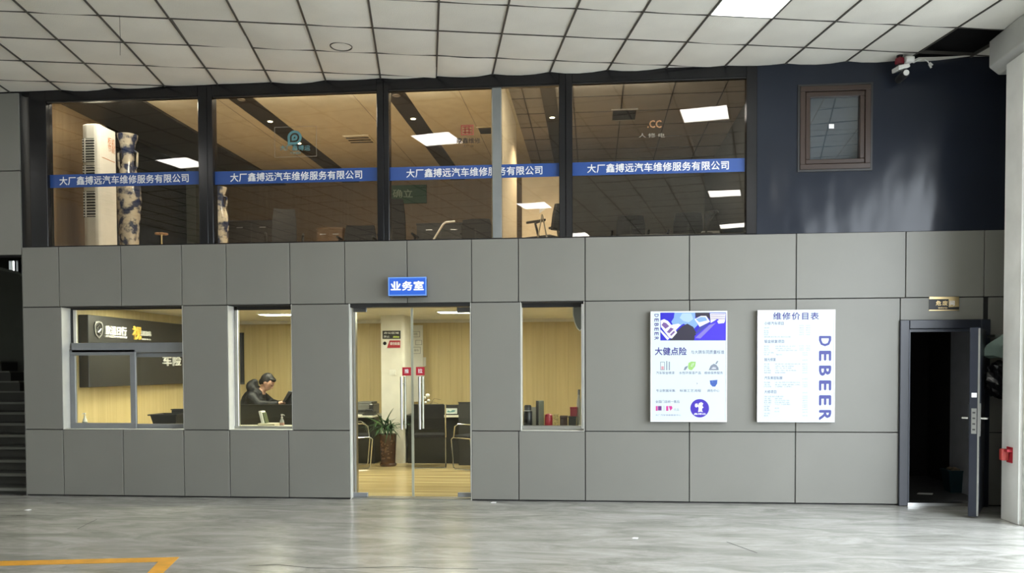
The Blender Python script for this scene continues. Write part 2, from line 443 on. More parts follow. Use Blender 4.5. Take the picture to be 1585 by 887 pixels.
for (i, j) in sorted(lights, key=lambda t: t != (11, 2)):
    c = (G(i, j)+G(i+1, j+1))/2
    if c.x > XR-0.3 or c.x < HX0+0.3 or c.y < HY0+0.3: continue
    lm = thing('ceiling_light', LBL.get((i, j), 'white square ceiling panel light further back in the hall, out of the picture'), 'ceiling light', c, 'panel lights in the tiled ceiling')
    lm.rotation_euler = (0, 0, PH)
    h = TS/2-0.014
    if lamp_mesh is None:
        b = BM(); box(b, -h+0.012, h-0.012, -h+0.012, h-0.012, 0.0, 0.02)
        b2 = BM()
        for s in (-1, 1):
            box(b2, -h, h, s*h-0.006, s*h+0.006, -0.004, 0.03); box(b2, s*h-0.006, s*h+0.006, -h, h, -0.004, 0.03)
        lamp_mesh = []
        for nme, q, mm in (('diffuser', b, E_HALL), ('frame', b2, M_WHITE)):
            me = bpy.data.meshes.new(nme); q.to_mesh(me); q.free(); me.materials.append(mm); lamp_mesh.append((nme, me))
    for nme, me in lamp_mesh:
        o = bpy.data.objects.new(nme, me); fin(o, lm, Vector(c))
# small things on the ceiling
def CE(px, py, z=ZC):
    d = RM @ Vector(((px - CX) / F, 1.0, -(py - CY) / F)); return CAM + d*((z-CAM.z)/d.z)
c = CE(528, 69.5)
sp = thing('ceiling_speaker', 'round white recessed disc in a ceiling tile above the second upper window', 'speaker', c)
obj('grille', lathe(BM(), [(0.0, -0.020), (0.095, -0.018), (0.10, -0.012), (0.10, 0.0)], c, 28), M_TILE, sp)
obj('rim', lathe(BM(), [(0.10, -0.012), (0.104, -0.022), (0.11, -0.022), (0.113, -0.010), (0.11, 0.0)], c, 28), M_BAR, sp)
c = CE(185, 24)
tag(obj('hanging_wire', tube(BM(), [c, c+Vector((0.004, 0, -0.2)), c+Vector((0, 0, -0.36))], 0.0022, 5), M_BAR), 'thin wire hanging down from the ceiling tiles at far left', 'wire')

# ------------------------------------------------------------------ facade
top_px = [33.5, 91, 187, 281, 350, 448.5, 533.5, 630, 729.8, 802.3, 905.7, 1067, 1232.5, 1402, 1523.5, 1590]
XT = [X(p, 0, 420) for p in top_px]; XL = -6.67
XT[0] = XL; XT[-1] = XR
wx = {1: (X(96, 0, 570), X(283.5, 0, 570)), 2: (X(353, 0, 570), X(452, 0, 570)), 3: (X(805.5, 0, 570), X(904.5, 0, 570))}
DX0, DX1 = X(541, 0, 620), X(729.5, 0, 620)
SX0, SX1 = X(1392, 0, 640), X(1528, 0, 640); SZ = Z(497, 0, 1400)
XB = [XL] + [X(p, 0, 720) for p in (98.5, 191, 285, 356, 447)] + [DX0]
XB2 = [DX1] + [X(p, 0, 720) for p in (803, 906, 1067, 1231)] + [SX0]
wf = bpy.data.objects.new('wall_front', None); fin(wf, None, Vector((0, 0.1, 0))); tag(wf, 'grey composite-panel office front with dark recessed joints', kind='structure')
core = BM()
ops = [(wx[1][0], wx[1][1], Z1, Z2), (wx[2][0], wx[2][1], Z1, Z2), (DX0, DX1, 0, Z2), (wx[3][0], wx[3][1], Z1, Z2), (SX0, SX1, 0, SZ)]
cur = XL
for a, b, c0, c1 in ops:
    box(core, cur, a, 0.024, 0.19, 0, Z3); 
    if c0 > 0: box(core, a, b, 0.024, 0.19, 0, c0)
    box(core, a, b, 0.024, 0.19, c1, Z3); cur = b
box(core, cur, XR, 0.024, 0.19, 0, Z3)
obj('backing', core, M_JOINT, wf)
g = 0.005
def panel(x0, x1, z0, z1, dy=0.0):
    obj('panel', bx(x0+g, x1-g, dy, 0.024, z0+g, z1-g), M_ACP, wf, bevel=0.002)
for a, b in zip(XT, XT[1:]): panel(a, b, Z2, Z3)
for row in (XB, XB2):
    for a, b in zip(row, row[1:]): panel(a, b, 0.012, Z1)
for a, b in ((XL, wx[1][0]), (wx[1][1], wx[2][0]), (wx[2][1], DX0), (DX1, wx[3][0]), (wx[3][1], XB2[2+0]), (XB2[2], XB2[3]), (XB2[3], XB2[4])):
    panel(a, b, Z1, Z2)
xd = XT[-3]
panel(XB2[4], SX0, Z1, Z2); panel(SX0, XT[-2], SZ, Z2)
panel(SX1, XR, 0.012, Z1); panel(SX1, XR, Z1, Z2)
# left: cladding above the stairs
x8 = HX0
obj('backing', bx(x8, XL-0.0, 0.024, 0.19, 2.83, ZC), M_JOINT, wf)
for z0, z1 in ((2.83, 3.812), (3.812, ZC-0.005)):
    for a, b in ((x8, -7.9), (-7.9, XL)): panel(a, b, z0, z1)
obj('end_panel', bx(XL-0.002, XL+0.0015, 0.0, 0.19, 0.0, 2.83), M_ACP, wf)
struct('wall_header', bx(HX0, XR, 0.05, 0.118, ZC-0.02, 5.4), M_VOID, 'dark bulkhead above the ceiling line')
# upper glazing
def upwin(n, pxa, pxb, pa, pb, top, label, extra=None):
    w = bpy.data.objects.new('window_%d' % n, None); fin(w, None, Vector((X((pa+pb)/2, 0, 260), 0.05, Z3))); tag(w, label, kind='structure')
    xa, xb, a, b = X(pxa, 0, 260), X(pxb, 0, 260), X(pa, 0.03, 260), X(pb, 0.03, 260)
    zt = Z(top, 0.03, (pa+pb)/2)
    obj('stile', bx(xa, a, 0.0, 0.12, Z3, ZC), M_BLACK, w, bevel=0.006); obj('stile', bx(b, xb, 0.0, 0.12, Z3, ZC), M_BLACK, w, bevel=0.006)
    obj('header', bx(a, b, 0.004, 0.12, zt, ZC), M_BLACK, w)
    obj('sill', bx(a, b, 0.03, 0.12, Z3-0.002, Z3+0.012), M_BLACK, w)
    obj('bead', bx(a, b, 0.02, 0.045, zt-0.012, zt), M_SATIN, w)
    if extra: extra(w)
    obj('pane', bx(a, b, 0.055, 0.063, Z3+0.012, zt), G_UP, w)
    return a, b
UP = {}
UP[4] = upwin(4, 46, 321, 75, 309, 153.5, 'black framed upper window, first from the left, with air conditioner behind')
UP[5] = upwin(5, 321, 594, 331, 584.5, 145, 'black framed upper window, second from the left, with teal emblem')
def midm(w): obj('mullion', bx(X(762, 0.04, 260), X(776, 0.04, 260), 0.035, 0.12, Z3+0.012, 4.6), mat('pale_aluminium', (0.24, 0.255, 0.255), 0.35, metal=0.3), w, bevel=0.004)
UP[6] = upwin(6, 594, 875.5, 603, 865.5, 135, 'black framed upper window, third from the left, with pale metal mullion', midm)
UP[7] = upwin(7, 875.5, 1172, 886, 1154.5, 124, 'black framed upper window, rightmost of the four large ones')
# glossy navy sheet wall with the small brown window
bw = (X(1238, 0, 200), X(1347, 0, 200), Z(262, 0, 1290), Z(133, 0, 1290))
nv = BM(); xn0 = X(1172, 0, 260)
box(nv, xn0, bw[0], 0.006, 0.15, Z3, ZC); box(nv, bw[1], XR, 0.006, 0.15, Z3, ZC)
box(nv, bw[0], bw[1], 0.006, 0.15, Z3, bw[2]); box(nv, bw[0], bw[1], 0.006, 0.15, bw[3], ZC)
struct('wall_upper_right', nv, navy_mat(), 'glossy dark navy sheet wall above the grey panels')
w8 = bpy.data.objects.new('window_8', None); fin(w8, None, Vector(((bw[0]+bw[1])/2, 0, bw[2]))); tag(w8, 'small brown framed window in the navy upper wall', kind='structure')
def frame4(bm, x0, x1, z0, z1, t, y0, y1):
    box(bm, x0, x1, y0, y1, z0, z0+t); box(bm, x0, x1, y0, y1, z1-t, z1); box(bm, x0, x0+t, y0, y1, z0+t, z1-t); box(bm, x1-t, x1, y0, y1, z0+t, z1-t); return bm
obj('trim_bead', frame4(BM(), bw[0]-0.022, bw[1]+0.022, bw[2]-0.022, bw[3]+0.022, 0.022, -0.008, 0.006), M_STEEL if False else M_SATIN, w8)
obj('outer_frame', frame4(BM(), bw[0], bw[1], bw[2], bw[3], 0.055, -0.02, 0.10), M_BROWN, w8, bevel=0.004)
obj('sash', frame4(BM(), bw[0]+0.058, bw[1]-0.058, bw[2]+0.058, bw[3]-0.058, 0.05, -0.008, 0.07), M_BROWN, w8, bevel=0.006)
obj('pane', bx(bw[0]+0.1, bw[1]-0.1, 0.035, 0.041, bw[2]+0.1, bw[3]-0.1), G_BLUE, w8)
flat('sticker', prect(1283, 192, 1291, 199), M_TEXT, w8, 0.034)
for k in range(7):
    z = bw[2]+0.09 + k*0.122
    b = bx(bw[0]+0.05, bw[1]-0.05, 0.13, 0.136, z, z+0.117); obj('reflection_slat', b, mat('blue_grey_reflection', (0.17, 0.20, 0.225), 0.5), w8)  # slats added in place of lines reflected in the glass
obj('cord_or_reflection', tube(BM(), [W(1278, 148, 0.11), W(1249, 203, 0.11)], 0.005, 5), M_SATIN, w8); obj('cord_or_reflection', tube(BM(), [W(1330, 196, 0.11), W(1293, 246, 0.11)], 0.005, 5), M_SATIN, w8)  # rods added in place of diagonal lines reflected in the glass
struct('wall_behind_navy', bx(1.96, XR, 0.3, 0.4, Z3, 5.3), M_DARKWALL, 'dark partition behind the navy wall')

# ------------------------------------------------------------------ lower windows
RV = 0.155
def reveal(w, x0, x1, z0, z1):
    obj('reveal', bx(x0, x0+0.006, 0.001, 0.19, z0, z1), M_ACPL, w); obj('reveal', bx(x1-0.006, x1, 0.001, 0.19, z0, z1), M_ACPL, w)
    obj('head_reveal', bx(x0+0.006, x1-0.006, 0.001, 0.19, z1-0.006, z1), M_JOINT, w); obj('sill_reveal', bx(x0+0.006, x1-0.006, 0.001, 0.19, z0, z0+0.006), M_ACPL, w)
def pb(px0, py0, px1, py1, y, th):
    return pbox(px0, py0, px1, py1, y, th)
w1 = bpy.data.objects.new('window_1', None); fin(w1, None, Vector(((wx[1][0]+wx[1][1])/2, 0.1, Z1))); tag(w1, 'grey framed sliding service window at far left with a transom light', kind='structure')
reveal(w1, *wx[1], Z1, Z2)
y = RV
obj('post', pb(110, 476, 113, 663, y, 0.05), M_JOINT, w1)
obj('head_bar', pb(110, 474, 285, 478, y, 0.05), M_SATIN, w1)
obj('transom', pb(110, 531, 285, 545, y-0.03, 0.08), M_ALU, w1, bevel=0.005)
obj('side_bar', pb(113, 478, 118, 531, y+0.02, 0.03), M_PLASTER, w1)
obj('bottom_rail', pb(112, 656, 285, 665, y-0.01, 0.06), M_ALU, w1)
def sash(w, a0, b0, a1, b1, t, y, name='sash', th=0.035):
    p = W(a0, b1, y); q = W(a1, b0, y)
    s = obj(name, frame4(BM(), p.x, q.x, p.z, q.z, t, y, y+th), M_ALU, w, bevel=0.004)
    obj('pane', bx(p.x+t*0.9, q.x-t*0.9, y+th*0.4, y+th*0.4+0.005, p.z+t*0.9, q.z-t*0.9), G_CLEAR, s)
sash(w1, 109.5, 541, 209, 663.5, 0.068, y-0.03)
sash(w1, 203, 546, 290, 663, 0.05, y+0.012)
p, q = W(113, 531, y+0.03), W(285, 478, y+0.03)
obj('pane', bx(p.x, q.x, y+0.03, y+0.035, p.z, q.z), G_CLEAR, w1)
w2 = bpy.data.objects.new('window_2', None); fin(w2, None, Vector(((wx[2][0]+wx[2][1])/2, 0.1, Z1))); tag(w2, 'narrow fixed window with a seated person behind it', kind='structure')
reveal(w2, *wx[2], Z1, Z2)
obj('stile', pb(362, 474, 370, 664, y, 0.05), M_STEEL, w2, bevel=0.003); obj('stile', pb(452.2, 474, 458, 664, y, 0.05), M_STEEL, w2)
obj('sill_bar', pb(362, 659.5, 458, 665, y-0.02, 0.07), M_STEEL, w2, bevel=0.003); obj('head_bar', pb(362, 473, 458, 479, y, 0.05), M_SATIN, w2)
p, q = W(369, 660, y+0.02), W(455, 478, y+0.02); obj('pane', bx(p.x, q.x, y+0.02, y+0.026, p.z, q.z), G_CLEAR, w2)
w3 = bpy.data.objects.new('window_3', None); fin(w3, None, Vector(((wx[3][0]+wx[3][1])/2, 0.1, Z1))); tag(w3, 'narrow fixed window right of the glass door with bottles on its ledge', kind='structure')
reveal(w3, *wx[3], Z1, Z2)
obj('stile', pb(804, 470, 809, 664, y, 0.05), M_STEEL, w3, bevel=0.003); obj('stile', pb(899.5, 470, 907, 664, y-0.03, 0.07), M_CHROME, w3, bevel=0.003)
obj('sill_bar', pb(806, 659, 903, 665, y-0.02, 0.07), M_STEEL, w3, bevel=0.003); obj('head_bar', pb(806, 470, 903, 475, y, 0.05), M_SATIN, w3)
p, q = W(808, 660, y+0.02), W(901, 474, y+0.02); obj('pane', bx(p.x, q.x, y+0.02, y+0.026, p.z, q.z), G_CLEAR, w3)

# ------------------------------------------------------------------ glass door
d1 = bpy.data.objects.new('door_1', None); fin(d1, None, Vector(((DX0+DX1)/2, 0.1, 0))); tag(d1, 'double frameless glass entrance door to the lit office', kind='structure')
obj('reveal', bx(DX0, DX0+0.008, 0.001, 0.19, 0, Z2), M_ACPL, d1); obj('reveal', bx(DX1-0.008, DX1, 0.001, 0.19, 0, Z2), M_ACPL, d1)
obj('jamb', bx(X(547.5, 0.1), X(551, 0.1), 0.09, 0.16, 0, Z2-0.03), M_STEEL, d1); obj('jamb', bx(X(727.5, 0.1), DX1-0.008, 0.09, 0.16, 0, Z2-0.03), M_STEEL, d1)
obj('head', bx(DX0, DX1, 0.03, 0.19, Z(475.5, 0.1, 640), Z2), M_SATIN, d1)
obj('threshold', bx(DX0, DX1, 0.02, 0.19, 0.0, 0.012), M_STEEL, d1)
yd = 0.10
def leaf(a, b, hinge, stick, bars):
    x0, x1 = X(a, yd, 620), X(b, yd, 620)
    L = obj('door_leaf', bx(x0, x1, yd, yd+0.012, 0.022, Z(477, yd, 640)), G_CLEAR, d1)
    e = x1 if hinge < 0 else x0
    obj('glass_edge', bx(e-0.007, e+0.007, yd-0.001, yd+0.013, 0.022, Z(477, yd, 640)), mat('glass_edge_green', (0.36, 0.37, 0.29), 0.3), L)
    for (u0, v0, u1, v1) in stick[0]: obj('patch_fitting', pbox(u0, v0, u1, v1, yd-0.012, 0.036), M_DKSTEEL if v0 < 600 else M_ALU, L, bevel=0.003)
    for k, pxx in enumerate(bars):
        yy = yd-0.055 if k == 0 else yd+0.067
        zt, zb = Z(583, yd, 640), Z(664, yd, 640); xc = X(pxx, yy, 620)
        h = obj('handle', tube(BM(), [(xc, yy, zb), (xc, yy, zt)], 0.015, 12), M_STEEL, L, smooth=True)
        ys = (yy, yd) if k == 0 else (yd+0.012, yy)
        for zz in (zb+0.08, zt-0.08): obj('handle_post', tube(BM(), [(xc, ys[0], zz), (xc, ys[1], zz)], 0.008, 8), M_CHROME, h)
    u0, v0, u1, v1 = stick[1]
    s = flat('sticker', prect(u0, v0, u1, v1), M_RED, L, yd-0.001, 0.001, label='red square door sticker with a white character')
    ptext('lettering', stick[2], M_TEXT, s, u0+3.2, v0+2.6, u1-3.4, v1-3.6, yd-0.0022, bold=0.015, ext=0.0005)
leaf(551, 637.6, -1, ([(546.5, 475.8, 567, 483), (547, 762.5, 569, 769.5)], (622.8, 568.5, 636.2, 581.5), '推'), (621.5, 627.0))
leaf(639.2, 728, 1, ([(707, 475.8, 728.2, 484), (708.5, 762.5, 730, 769.5)], (643.8, 568, 657.3, 581), '拉'), (649.5, 654.5))

# ------------------------------------------------------------------ steel door
d2 = bpy.data.objects.new('door_2', None); fin(d2, None, Vector(((SX0+SX1)/2, 0.1, 0))); tag(d2, 'dark blue steel security door standing half open at right', kind='structure')
xa, xb = SX0, SX1; t1, t2 = 0.085, 0.05
fr = BM(); box(fr, xa-0.01, xa+t1, -0.035, 0.14, 0, SZ+0.01); box(fr, xb-t1, xb+0.01, -0.035, 0.14, 0, SZ+0.01); box(fr, xa+t1, xb-t1, -0.035, 0.14, SZ-t1, SZ+0.01)
obj('frame', fr, M_NAVYD, d2, bevel=0.006)
fr = BM(); box(fr, xa+t1, xa+t1+0.03, 0.02, 0.12, 0.03, SZ-t1); box(fr, xb-t1-0.03, xb-t1, 0.02, 0.12, 0.03, SZ-t1); box(fr, xa+t1+0.03, xb-t1-0.03, 0.02, 0.12, SZ-t1-0.03, SZ-t1)
obj('rebate', fr, mat('grey_blue_steel', (0.06, 0.07, 0.09), 0.35), d2)
obj('threshold', bx(xa+t1, xb-t1, -0.03, 0.14, 0.0, 0.035), M_STEEL, d2)
# the leaf: hinged at the right jamb, swung out to the hall
hx, hy = xb-t1-0.005, -0.045
ang = math.atan2(-0.70, 0.0); fe = W(1507.5, 640, -0.73)
dirv = Vector((fe.x-hx, fe.y-hy, 0)); LW = dirv.length; dirv.normalize(); nrm = Vector((-dirv.y, dirv.x, 0))   # nrm: outward face side
def lbox(s0, s1, n0, n1, z0, z1, bm=None):
    bm = bm or BM(); o = Vector((hx, hy, 0))
    prism(bm, [o+dirv*s0+nrm*n0+Vector((0,0,z0)), o+dirv*s1+nrm*n0+Vector((0,0,z0)), o+dirv*s1+nrm*n1+Vector((0,0,z0)), o+dirv*s0+nrm*n1+Vector((0,0,z0))], (0,0,z1-z0)); return bm
TH = 0.085; LT = SZ-t1-0.02
leafo = obj('door_leaf', lbox(0, LW, -TH/2, TH/2, 0.02, LT), M_NAVYD, d2, bevel=0.006)
obj('edge_strip', lbox(LW-0.004, LW+0.004, TH/2-0.012, TH/2+0.004, 0.03, LT-0.01), M_STEEL, leafo)
for s0, s1 in ((0.10, LW-0.10),):
    for z0, z1 in ((0.15, 0.85), (1.05, LT-0.15)):
        obj('pressed_panel', lbox(s0, s1, -TH/2-0.004, TH/2+0.004, z0, z1), M_NAVYD, leafo, bevel=0.004)
zl = Z(650, -0.7, 1505)
lock = obj('lock_plate', lbox(LW, LW+0.003, -0.022, 0.022, Z(671, -0.7, 1505), Z(632, -0.7, 1505)), M_STEEL, leafo)
for k in range(4): obj('bolt', lbox(LW, LW+0.006, -0.012, 0.012, zl-0.10+k*0.055, zl-0.085+k*0.055), M_DKSTEEL, lock)
obj('edge_label', lbox(LW, LW+0.003, -0.022, 0.022, Z(615, -0.7, 1505), Z(608, -0.7, 1505)), M_TEXT, leafo)
for s in (-1, 1):
    pl = lbox(LW-0.085, LW-0.045, s*TH/2, s*(TH/2+0.012), zl-0.16, zl+0.16); hp = obj('handle_plate', pl, M_STEEL if s > 0 else M_SATIN, leafo, bevel=0.002)
    o0 = Vector((hx, hy, 0))+dirv*(LW-0.065)+nrm*(s*(TH/2+0.012))+Vector((0, 0, zl+0.015))
    obj('handle', tube(BM(), [o0, o0+nrm*s*0.05, o0+nrm*s*0.055-dirv*0.03, o0+nrm*s*0.052-dirv*0.12], 0.011, 8), M_CHROME, hp, smooth=True)
# room beyond the steel door
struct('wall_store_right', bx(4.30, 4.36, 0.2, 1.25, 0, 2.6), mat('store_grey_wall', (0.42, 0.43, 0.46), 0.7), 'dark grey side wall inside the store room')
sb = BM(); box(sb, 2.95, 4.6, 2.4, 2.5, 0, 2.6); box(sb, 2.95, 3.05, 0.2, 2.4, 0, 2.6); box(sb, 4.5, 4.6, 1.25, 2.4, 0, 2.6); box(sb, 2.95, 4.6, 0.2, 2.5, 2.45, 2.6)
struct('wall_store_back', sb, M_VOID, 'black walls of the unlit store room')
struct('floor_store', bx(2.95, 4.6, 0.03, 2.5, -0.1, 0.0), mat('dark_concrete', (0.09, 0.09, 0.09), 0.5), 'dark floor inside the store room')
# ------------------------------------------------------------------ roller shutter side
XP = X(1553, -0.72, 600)
pr = bx(XP, XR, -1.02, -0.70, 0, 4.39)
struct('wall_pier', pr, M_PIER, 'pale grey steel pier beside the roller shutter opening', bevel=0.006)
rs = thing('roller_shutter', 'pale roller shutter box and guide rail along the right wall', 'shutter', (XP+0.2, -0.8, 4.3))
xs = XP-0.03
sb = BM(); prism(sb, [Vector((xs, -0.42, 4.72)), Vector((xs, -0.42, 4.46)), Vector((xs+0.09, -0.42, 4.385)), Vector((XR, -0.42, 4.385)), Vector((XR, -0.42, 4.72))], (0, -9.2, 0))
obj('shutter_box', sb, mat('pale_shutter_steel', (0.55, 0.55, 0.53), 0.4, var=0.03), rs, bevel=0.008)
g_ = BM(); box(g_, XP+0.03, XP+0.05, -1.09, -1.022, 0, 4.39); box(g_, XP+0.10, XP+0.12, -1.09, -1.022, 0, 4.39); box(g_, XP+0.05, XP+0.10, -1.035, -1.022, 0, 4.39)
obj('guide_rail', g_, mat('worn_white_rail', (0.62, 0.62, 0.60), 0.4, var=0.25, vs=14), rs)
for k in range(3): obj('shutter_slat', bx(XP+0.055, XP+0.095, -9.6, -1.05, 4.05+k*0.115, 4.155+k*0.115), M_PIER, rs)
c = W(1564, 704, -0.86); c.x = XP
hk = thing('door_holder', 'small red latch box fixed to the pale pier at far right', 'latch', c)
obj('plate', bx(XP-0.006, XP, c.y-0.055, c.y+0.055, c.z-0.075, c.z+0.075), M_RED, hk, bevel=0.002)
obj('body', bx(XP-0.075, XP-0.006, c.y+0.0, c.y+0.05, c.z-0.055, c.z+0.055), mat('red_enamel', (0.42, 0.05, 0.04), 0.4), hk, bevel=0.006)
obj('arm', bx(XP-0.05, XP-0.006, c.y-0.05, c.y+0.0, c.z+0.03, c.z+0.055), M_RED, hk)
# clothes hung in the recess
hg = W(1545, 537, -0.35)
cl = BM()
n = 10; rings = []
for k in range(9):
    t = k/8; w_ = 0.05+0.17*t; zt = hg.z+0.12-0.22*t
    rings.append([cl.verts.new((hg.x+0.10+0.03*math.cos(6*t) + (w_)*math.cos(2*math.pi*q/n)*(1+0.15*math.sin(q*3)), -0.28+0.07*math.sin(2*math.pi*q/n)*(1+0.3*math.cos(q*2.3+k)), zt-0.02*math.cos(q*1.7))) for q in range(n)])
for a, b in zip(rings, rings[1:]):
    for q in range(n): cl.faces.new((a[q], a[(q+1)%n], b[(q+1)%n], b[q]))
cl.faces.new(rings[0]); cl.faces.new(rings[-1][::-1])
hood = obj('hanging_jacket', cl, mat('faded_green_cloth', (0.24, 0.32, 0.28), 0.9), smooth=True); tag(hood, 'faded green cloth hanging in the recess right of the steel door', 'clothing')
bg_ = BM(); ball(bg_, (hg.x+0.08, -0.25, hg.z-0.335), 0.17, 0.13, 0.19, 22, 16)
r9 = random.Random(5)
for v in bg_.verts:
    v.co += Vector((r9.uniform(-.02, .02), r9.uniform(-.02, .02), r9.uniform(-.02, .02)))
tag(obj('plastic_bag', bg_, mat('black_plastic_film', (0.012, 0.012, 0.013), 0.18)), 'crumpled black plastic bag hanging under the green cloth', 'bag')
tag(obj('wall_hook', bx(hg.x+0.04, hg.x+0.12, -0.20, 0.0, hg.z+0.10, hg.z+0.13), M_STEEL), 'steel hook carrying the green cloth and black bag', 'hook')
# ------------------------------------------------------------------ stairs at left
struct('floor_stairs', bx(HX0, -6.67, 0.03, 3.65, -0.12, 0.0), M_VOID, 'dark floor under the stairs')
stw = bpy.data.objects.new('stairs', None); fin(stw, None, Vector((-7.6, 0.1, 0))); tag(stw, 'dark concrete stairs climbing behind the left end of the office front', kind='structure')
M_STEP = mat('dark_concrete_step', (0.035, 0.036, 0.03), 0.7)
M_NOSE = mat('worn_step_edge', (0.14, 0.145, 0.125), 0.7)
for k in range(8):
    z = 0.07+0.135*k; y0 = 0.10+0.28*k
    s = obj('step', bx(-8.9, XL-0.03, y0, y0+0.30, max(0, z-0.13), z-0.022), M_STEP, stw)
    obj('tread', bx(-8.9, XL-0.03, y0+0.05, y0+0.30, z-0.022, z), M_STEP, s); obj('nosing', bx(-8.9, XL-0.03, y0-0.02, y0+0.05, z-0.03, z+0.002), M_NOSE, s)
for k in range(4):
    z = 0.07+0.135*7+0.15*(k+1)
    a = X(44-14*k, 2.36)
    s = obj('step', bx(-9.0, a, 2.36+0.0*k, 3.3, z-0.15, z-0.022), M_STEP, stw); obj('tread', bx(-9.0, a, 2.34, 3.3, z-0.022, z), M_NOSE, s)
bl = BM(); q = [W(-60, 405, 2.7), W(0, 418, 2.7), W(31, 425, 2.7), W(60, 440, 2.7)]
poly = [Vector((p.x, 2.7, p.z)) for p in q]; poly += [Vector((poly[-1].x, 2.7, 0.5)), Vector((poly[0].x, 2.7, 0.5))]
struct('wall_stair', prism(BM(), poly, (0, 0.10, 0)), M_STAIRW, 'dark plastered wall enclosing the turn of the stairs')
cap = BM()
for a, b in zip(q, q[1:]): prism(cap, [Vector((a.x, 2.66, a.z)), Vector((b.x, 2.66, b.z)), Vector((b.x, 2.66, b.z+0.035)), Vector((a.x, 2.66, a.z+0.035))], (0, 0.18, 0))
struct('trim_1', cap, M_NOSE, 'pale cap along the top of the stair wall')
sw = BM(); wz0, wz1 = 2.55, Z(402, 3.6, 20); wa, wb_ = X(16.5, 3.6), X(34, 3.6)
box(sw, HX0, wa, 3.6, 3.7, 0, 5.4); box(sw, wb_, XL+0.3, 3.6, 3.7, 0, 5.4); box(sw, wa, wb_, 3.6, 3.7, wz1, 5.4); box(sw, wa, wb_, 3.6, 3.7, 0, wz0)
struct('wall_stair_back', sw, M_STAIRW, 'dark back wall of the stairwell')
w9 = bpy.data.objects.new('window_9', None); fin(w9, None, Vector(((wa+wb_)/2, 3.65, wz0))); tag(w9, 'bright daylit stair window at the far left', kind='structure')
obj('frame', frame4(BM(), wa, wb_, wz0, wz1, 0.02, 3.58, 3.64), M_SATIN, w9)
obj('mullion', bx(X(26.5, 3.6), X(29, 3.6), 3.58, 3.64, wz0, wz1), M_SATIN, w9)
obj('pane', bx(wa, wb_, 3.62, 3.625, wz0, wz1), G_CLEAR, w9)
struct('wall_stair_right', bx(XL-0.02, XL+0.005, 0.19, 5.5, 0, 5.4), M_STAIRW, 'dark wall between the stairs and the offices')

# ------------------------------------------------------------------ ground floor office shell
RX0, RX1, RY1, RZ = -6.42, 2.85, 4.6, 2.30
struct('floor_office', bx(RX0, RX1, 0.19, RY1, -0.1, 0.012), M_WOODF, 'pale wood-look floor of the office')
co = bpy.data.objects.new('ceiling_office', None); fin(co, None, Vector((-2, 2, RZ))); tag(co, 'white ceiling of the office', kind='structure')
obj('slab', bx(RX0, RX1, 0.19, RY1, RZ, RZ+0.1), M_PLASTER, co)
obj('cornice', bx(RX0, RX1, RY1-0.10, RY1-0.02, RZ-0.05, RZ), M_PLASTER, co)
wl = bpy.data.objects.new('wall_office_left', None); fin(wl, None, Vector((RX0, 2.4, 0))); tag(wl, 'left office wall clad in pale oak planks', kind='structure')
obj('backing', bx(RX0-0.05, RX0, 0.19, RY1, 0, RZ), M_WJOINT, wl)
yy = 0.2
while yy < RY1-0.02:
    obj('plank', bx(RX0, RX0+0.015, yy, min(yy+0.1985, RY1), 0.012, RZ), M_WOOD, wl); yy += 0.2
wk = bpy.data.objects.new('wall_office_back', None); fin(wk, None, Vector((-2, RY1, 0))); tag(wk, 'back office wall clad in pale oak planks', kind='structure')
obj('backing', bx(RX0, RX1, RY1+0.015, RY1+0.07, 0, RZ), M_WJOINT, wk)
xx = RX0
while xx < RX1-0.02:
    obj('plank', bx(xx, min(xx+0.1985, RX1), RY1, RY1+0.015, 0.012, RZ), M_WOOD, wk); xx += 0.2
struct('wall_office_right', bx(RX1, RX1+0.08, 0.19, RY1, 0, RZ), M_PLASTER, 'right end wall of the office')
struct('wall_office_inner', bx(RX0, RX1, 0.192, 0.20, Z2, RZ), M_PLASTER, 'inner face of the office front above the windows')
def panel_light(name, label, c, wx_, wy_, m, group):
    t = thing(name, label, 'ceiling light', c, group); z = c[2]
    obj('diffuser', bx(c[0]-wx_/2, c[0]+wx_/2, c[1]-wy_/2, c[1]+wy_/2, z-0.012, z-0.004), m, t)
    obj('frame', frame_h(c, wx_, wy_, z), M_WHITE, t); return t
def frame_h(c, a, b, z):
    bm = BM(); t = 0.02
    for s in (-1, 1):
        box(bm, c[0]-a/2-t, c[0]+a/2+t, c[1]+s*(b/2+t/2)-t/2, c[1]+s*(b/2+t/2)+t/2, z-0.016, z); box(bm, c[0]+s*(a/2+t/2)-t/2, c[0]+s*(a/2+t/2)+t/2, c[1]-b/2, c[1]+b/2, z-0.016, z)
    return bm
GL = 'panel lights in the office ceiling'
panel_light('office_light', 'long office ceiling light above the seated person', (-4.62, 2.75, RZ), 0.62, 0.3, E_ROOM, GL)
panel_light('office_light', 'office ceiling light at the top right of the glass door', (-1.92, 2.6, RZ), 0.60, 0.3, E_ROOM, GL)
panel_light('office_light', 'office ceiling light hidden above the left service window', (-5.6, 1.2, RZ), 0.60, 0.3, E_ROOM, GL)
panel_light('office_light', 'added office ceiling light hidden above the window right of the door', (0.2, 1.6, RZ), 0.60, 0.3, E_ROOM, GL)  # added lamp out of view, lights the room behind that window
panel_light('office_light', 'office ceiling light hidden above the glass door', (-3.2, 1.0, RZ), 0.60, 0.3, E_ROOM, GL)
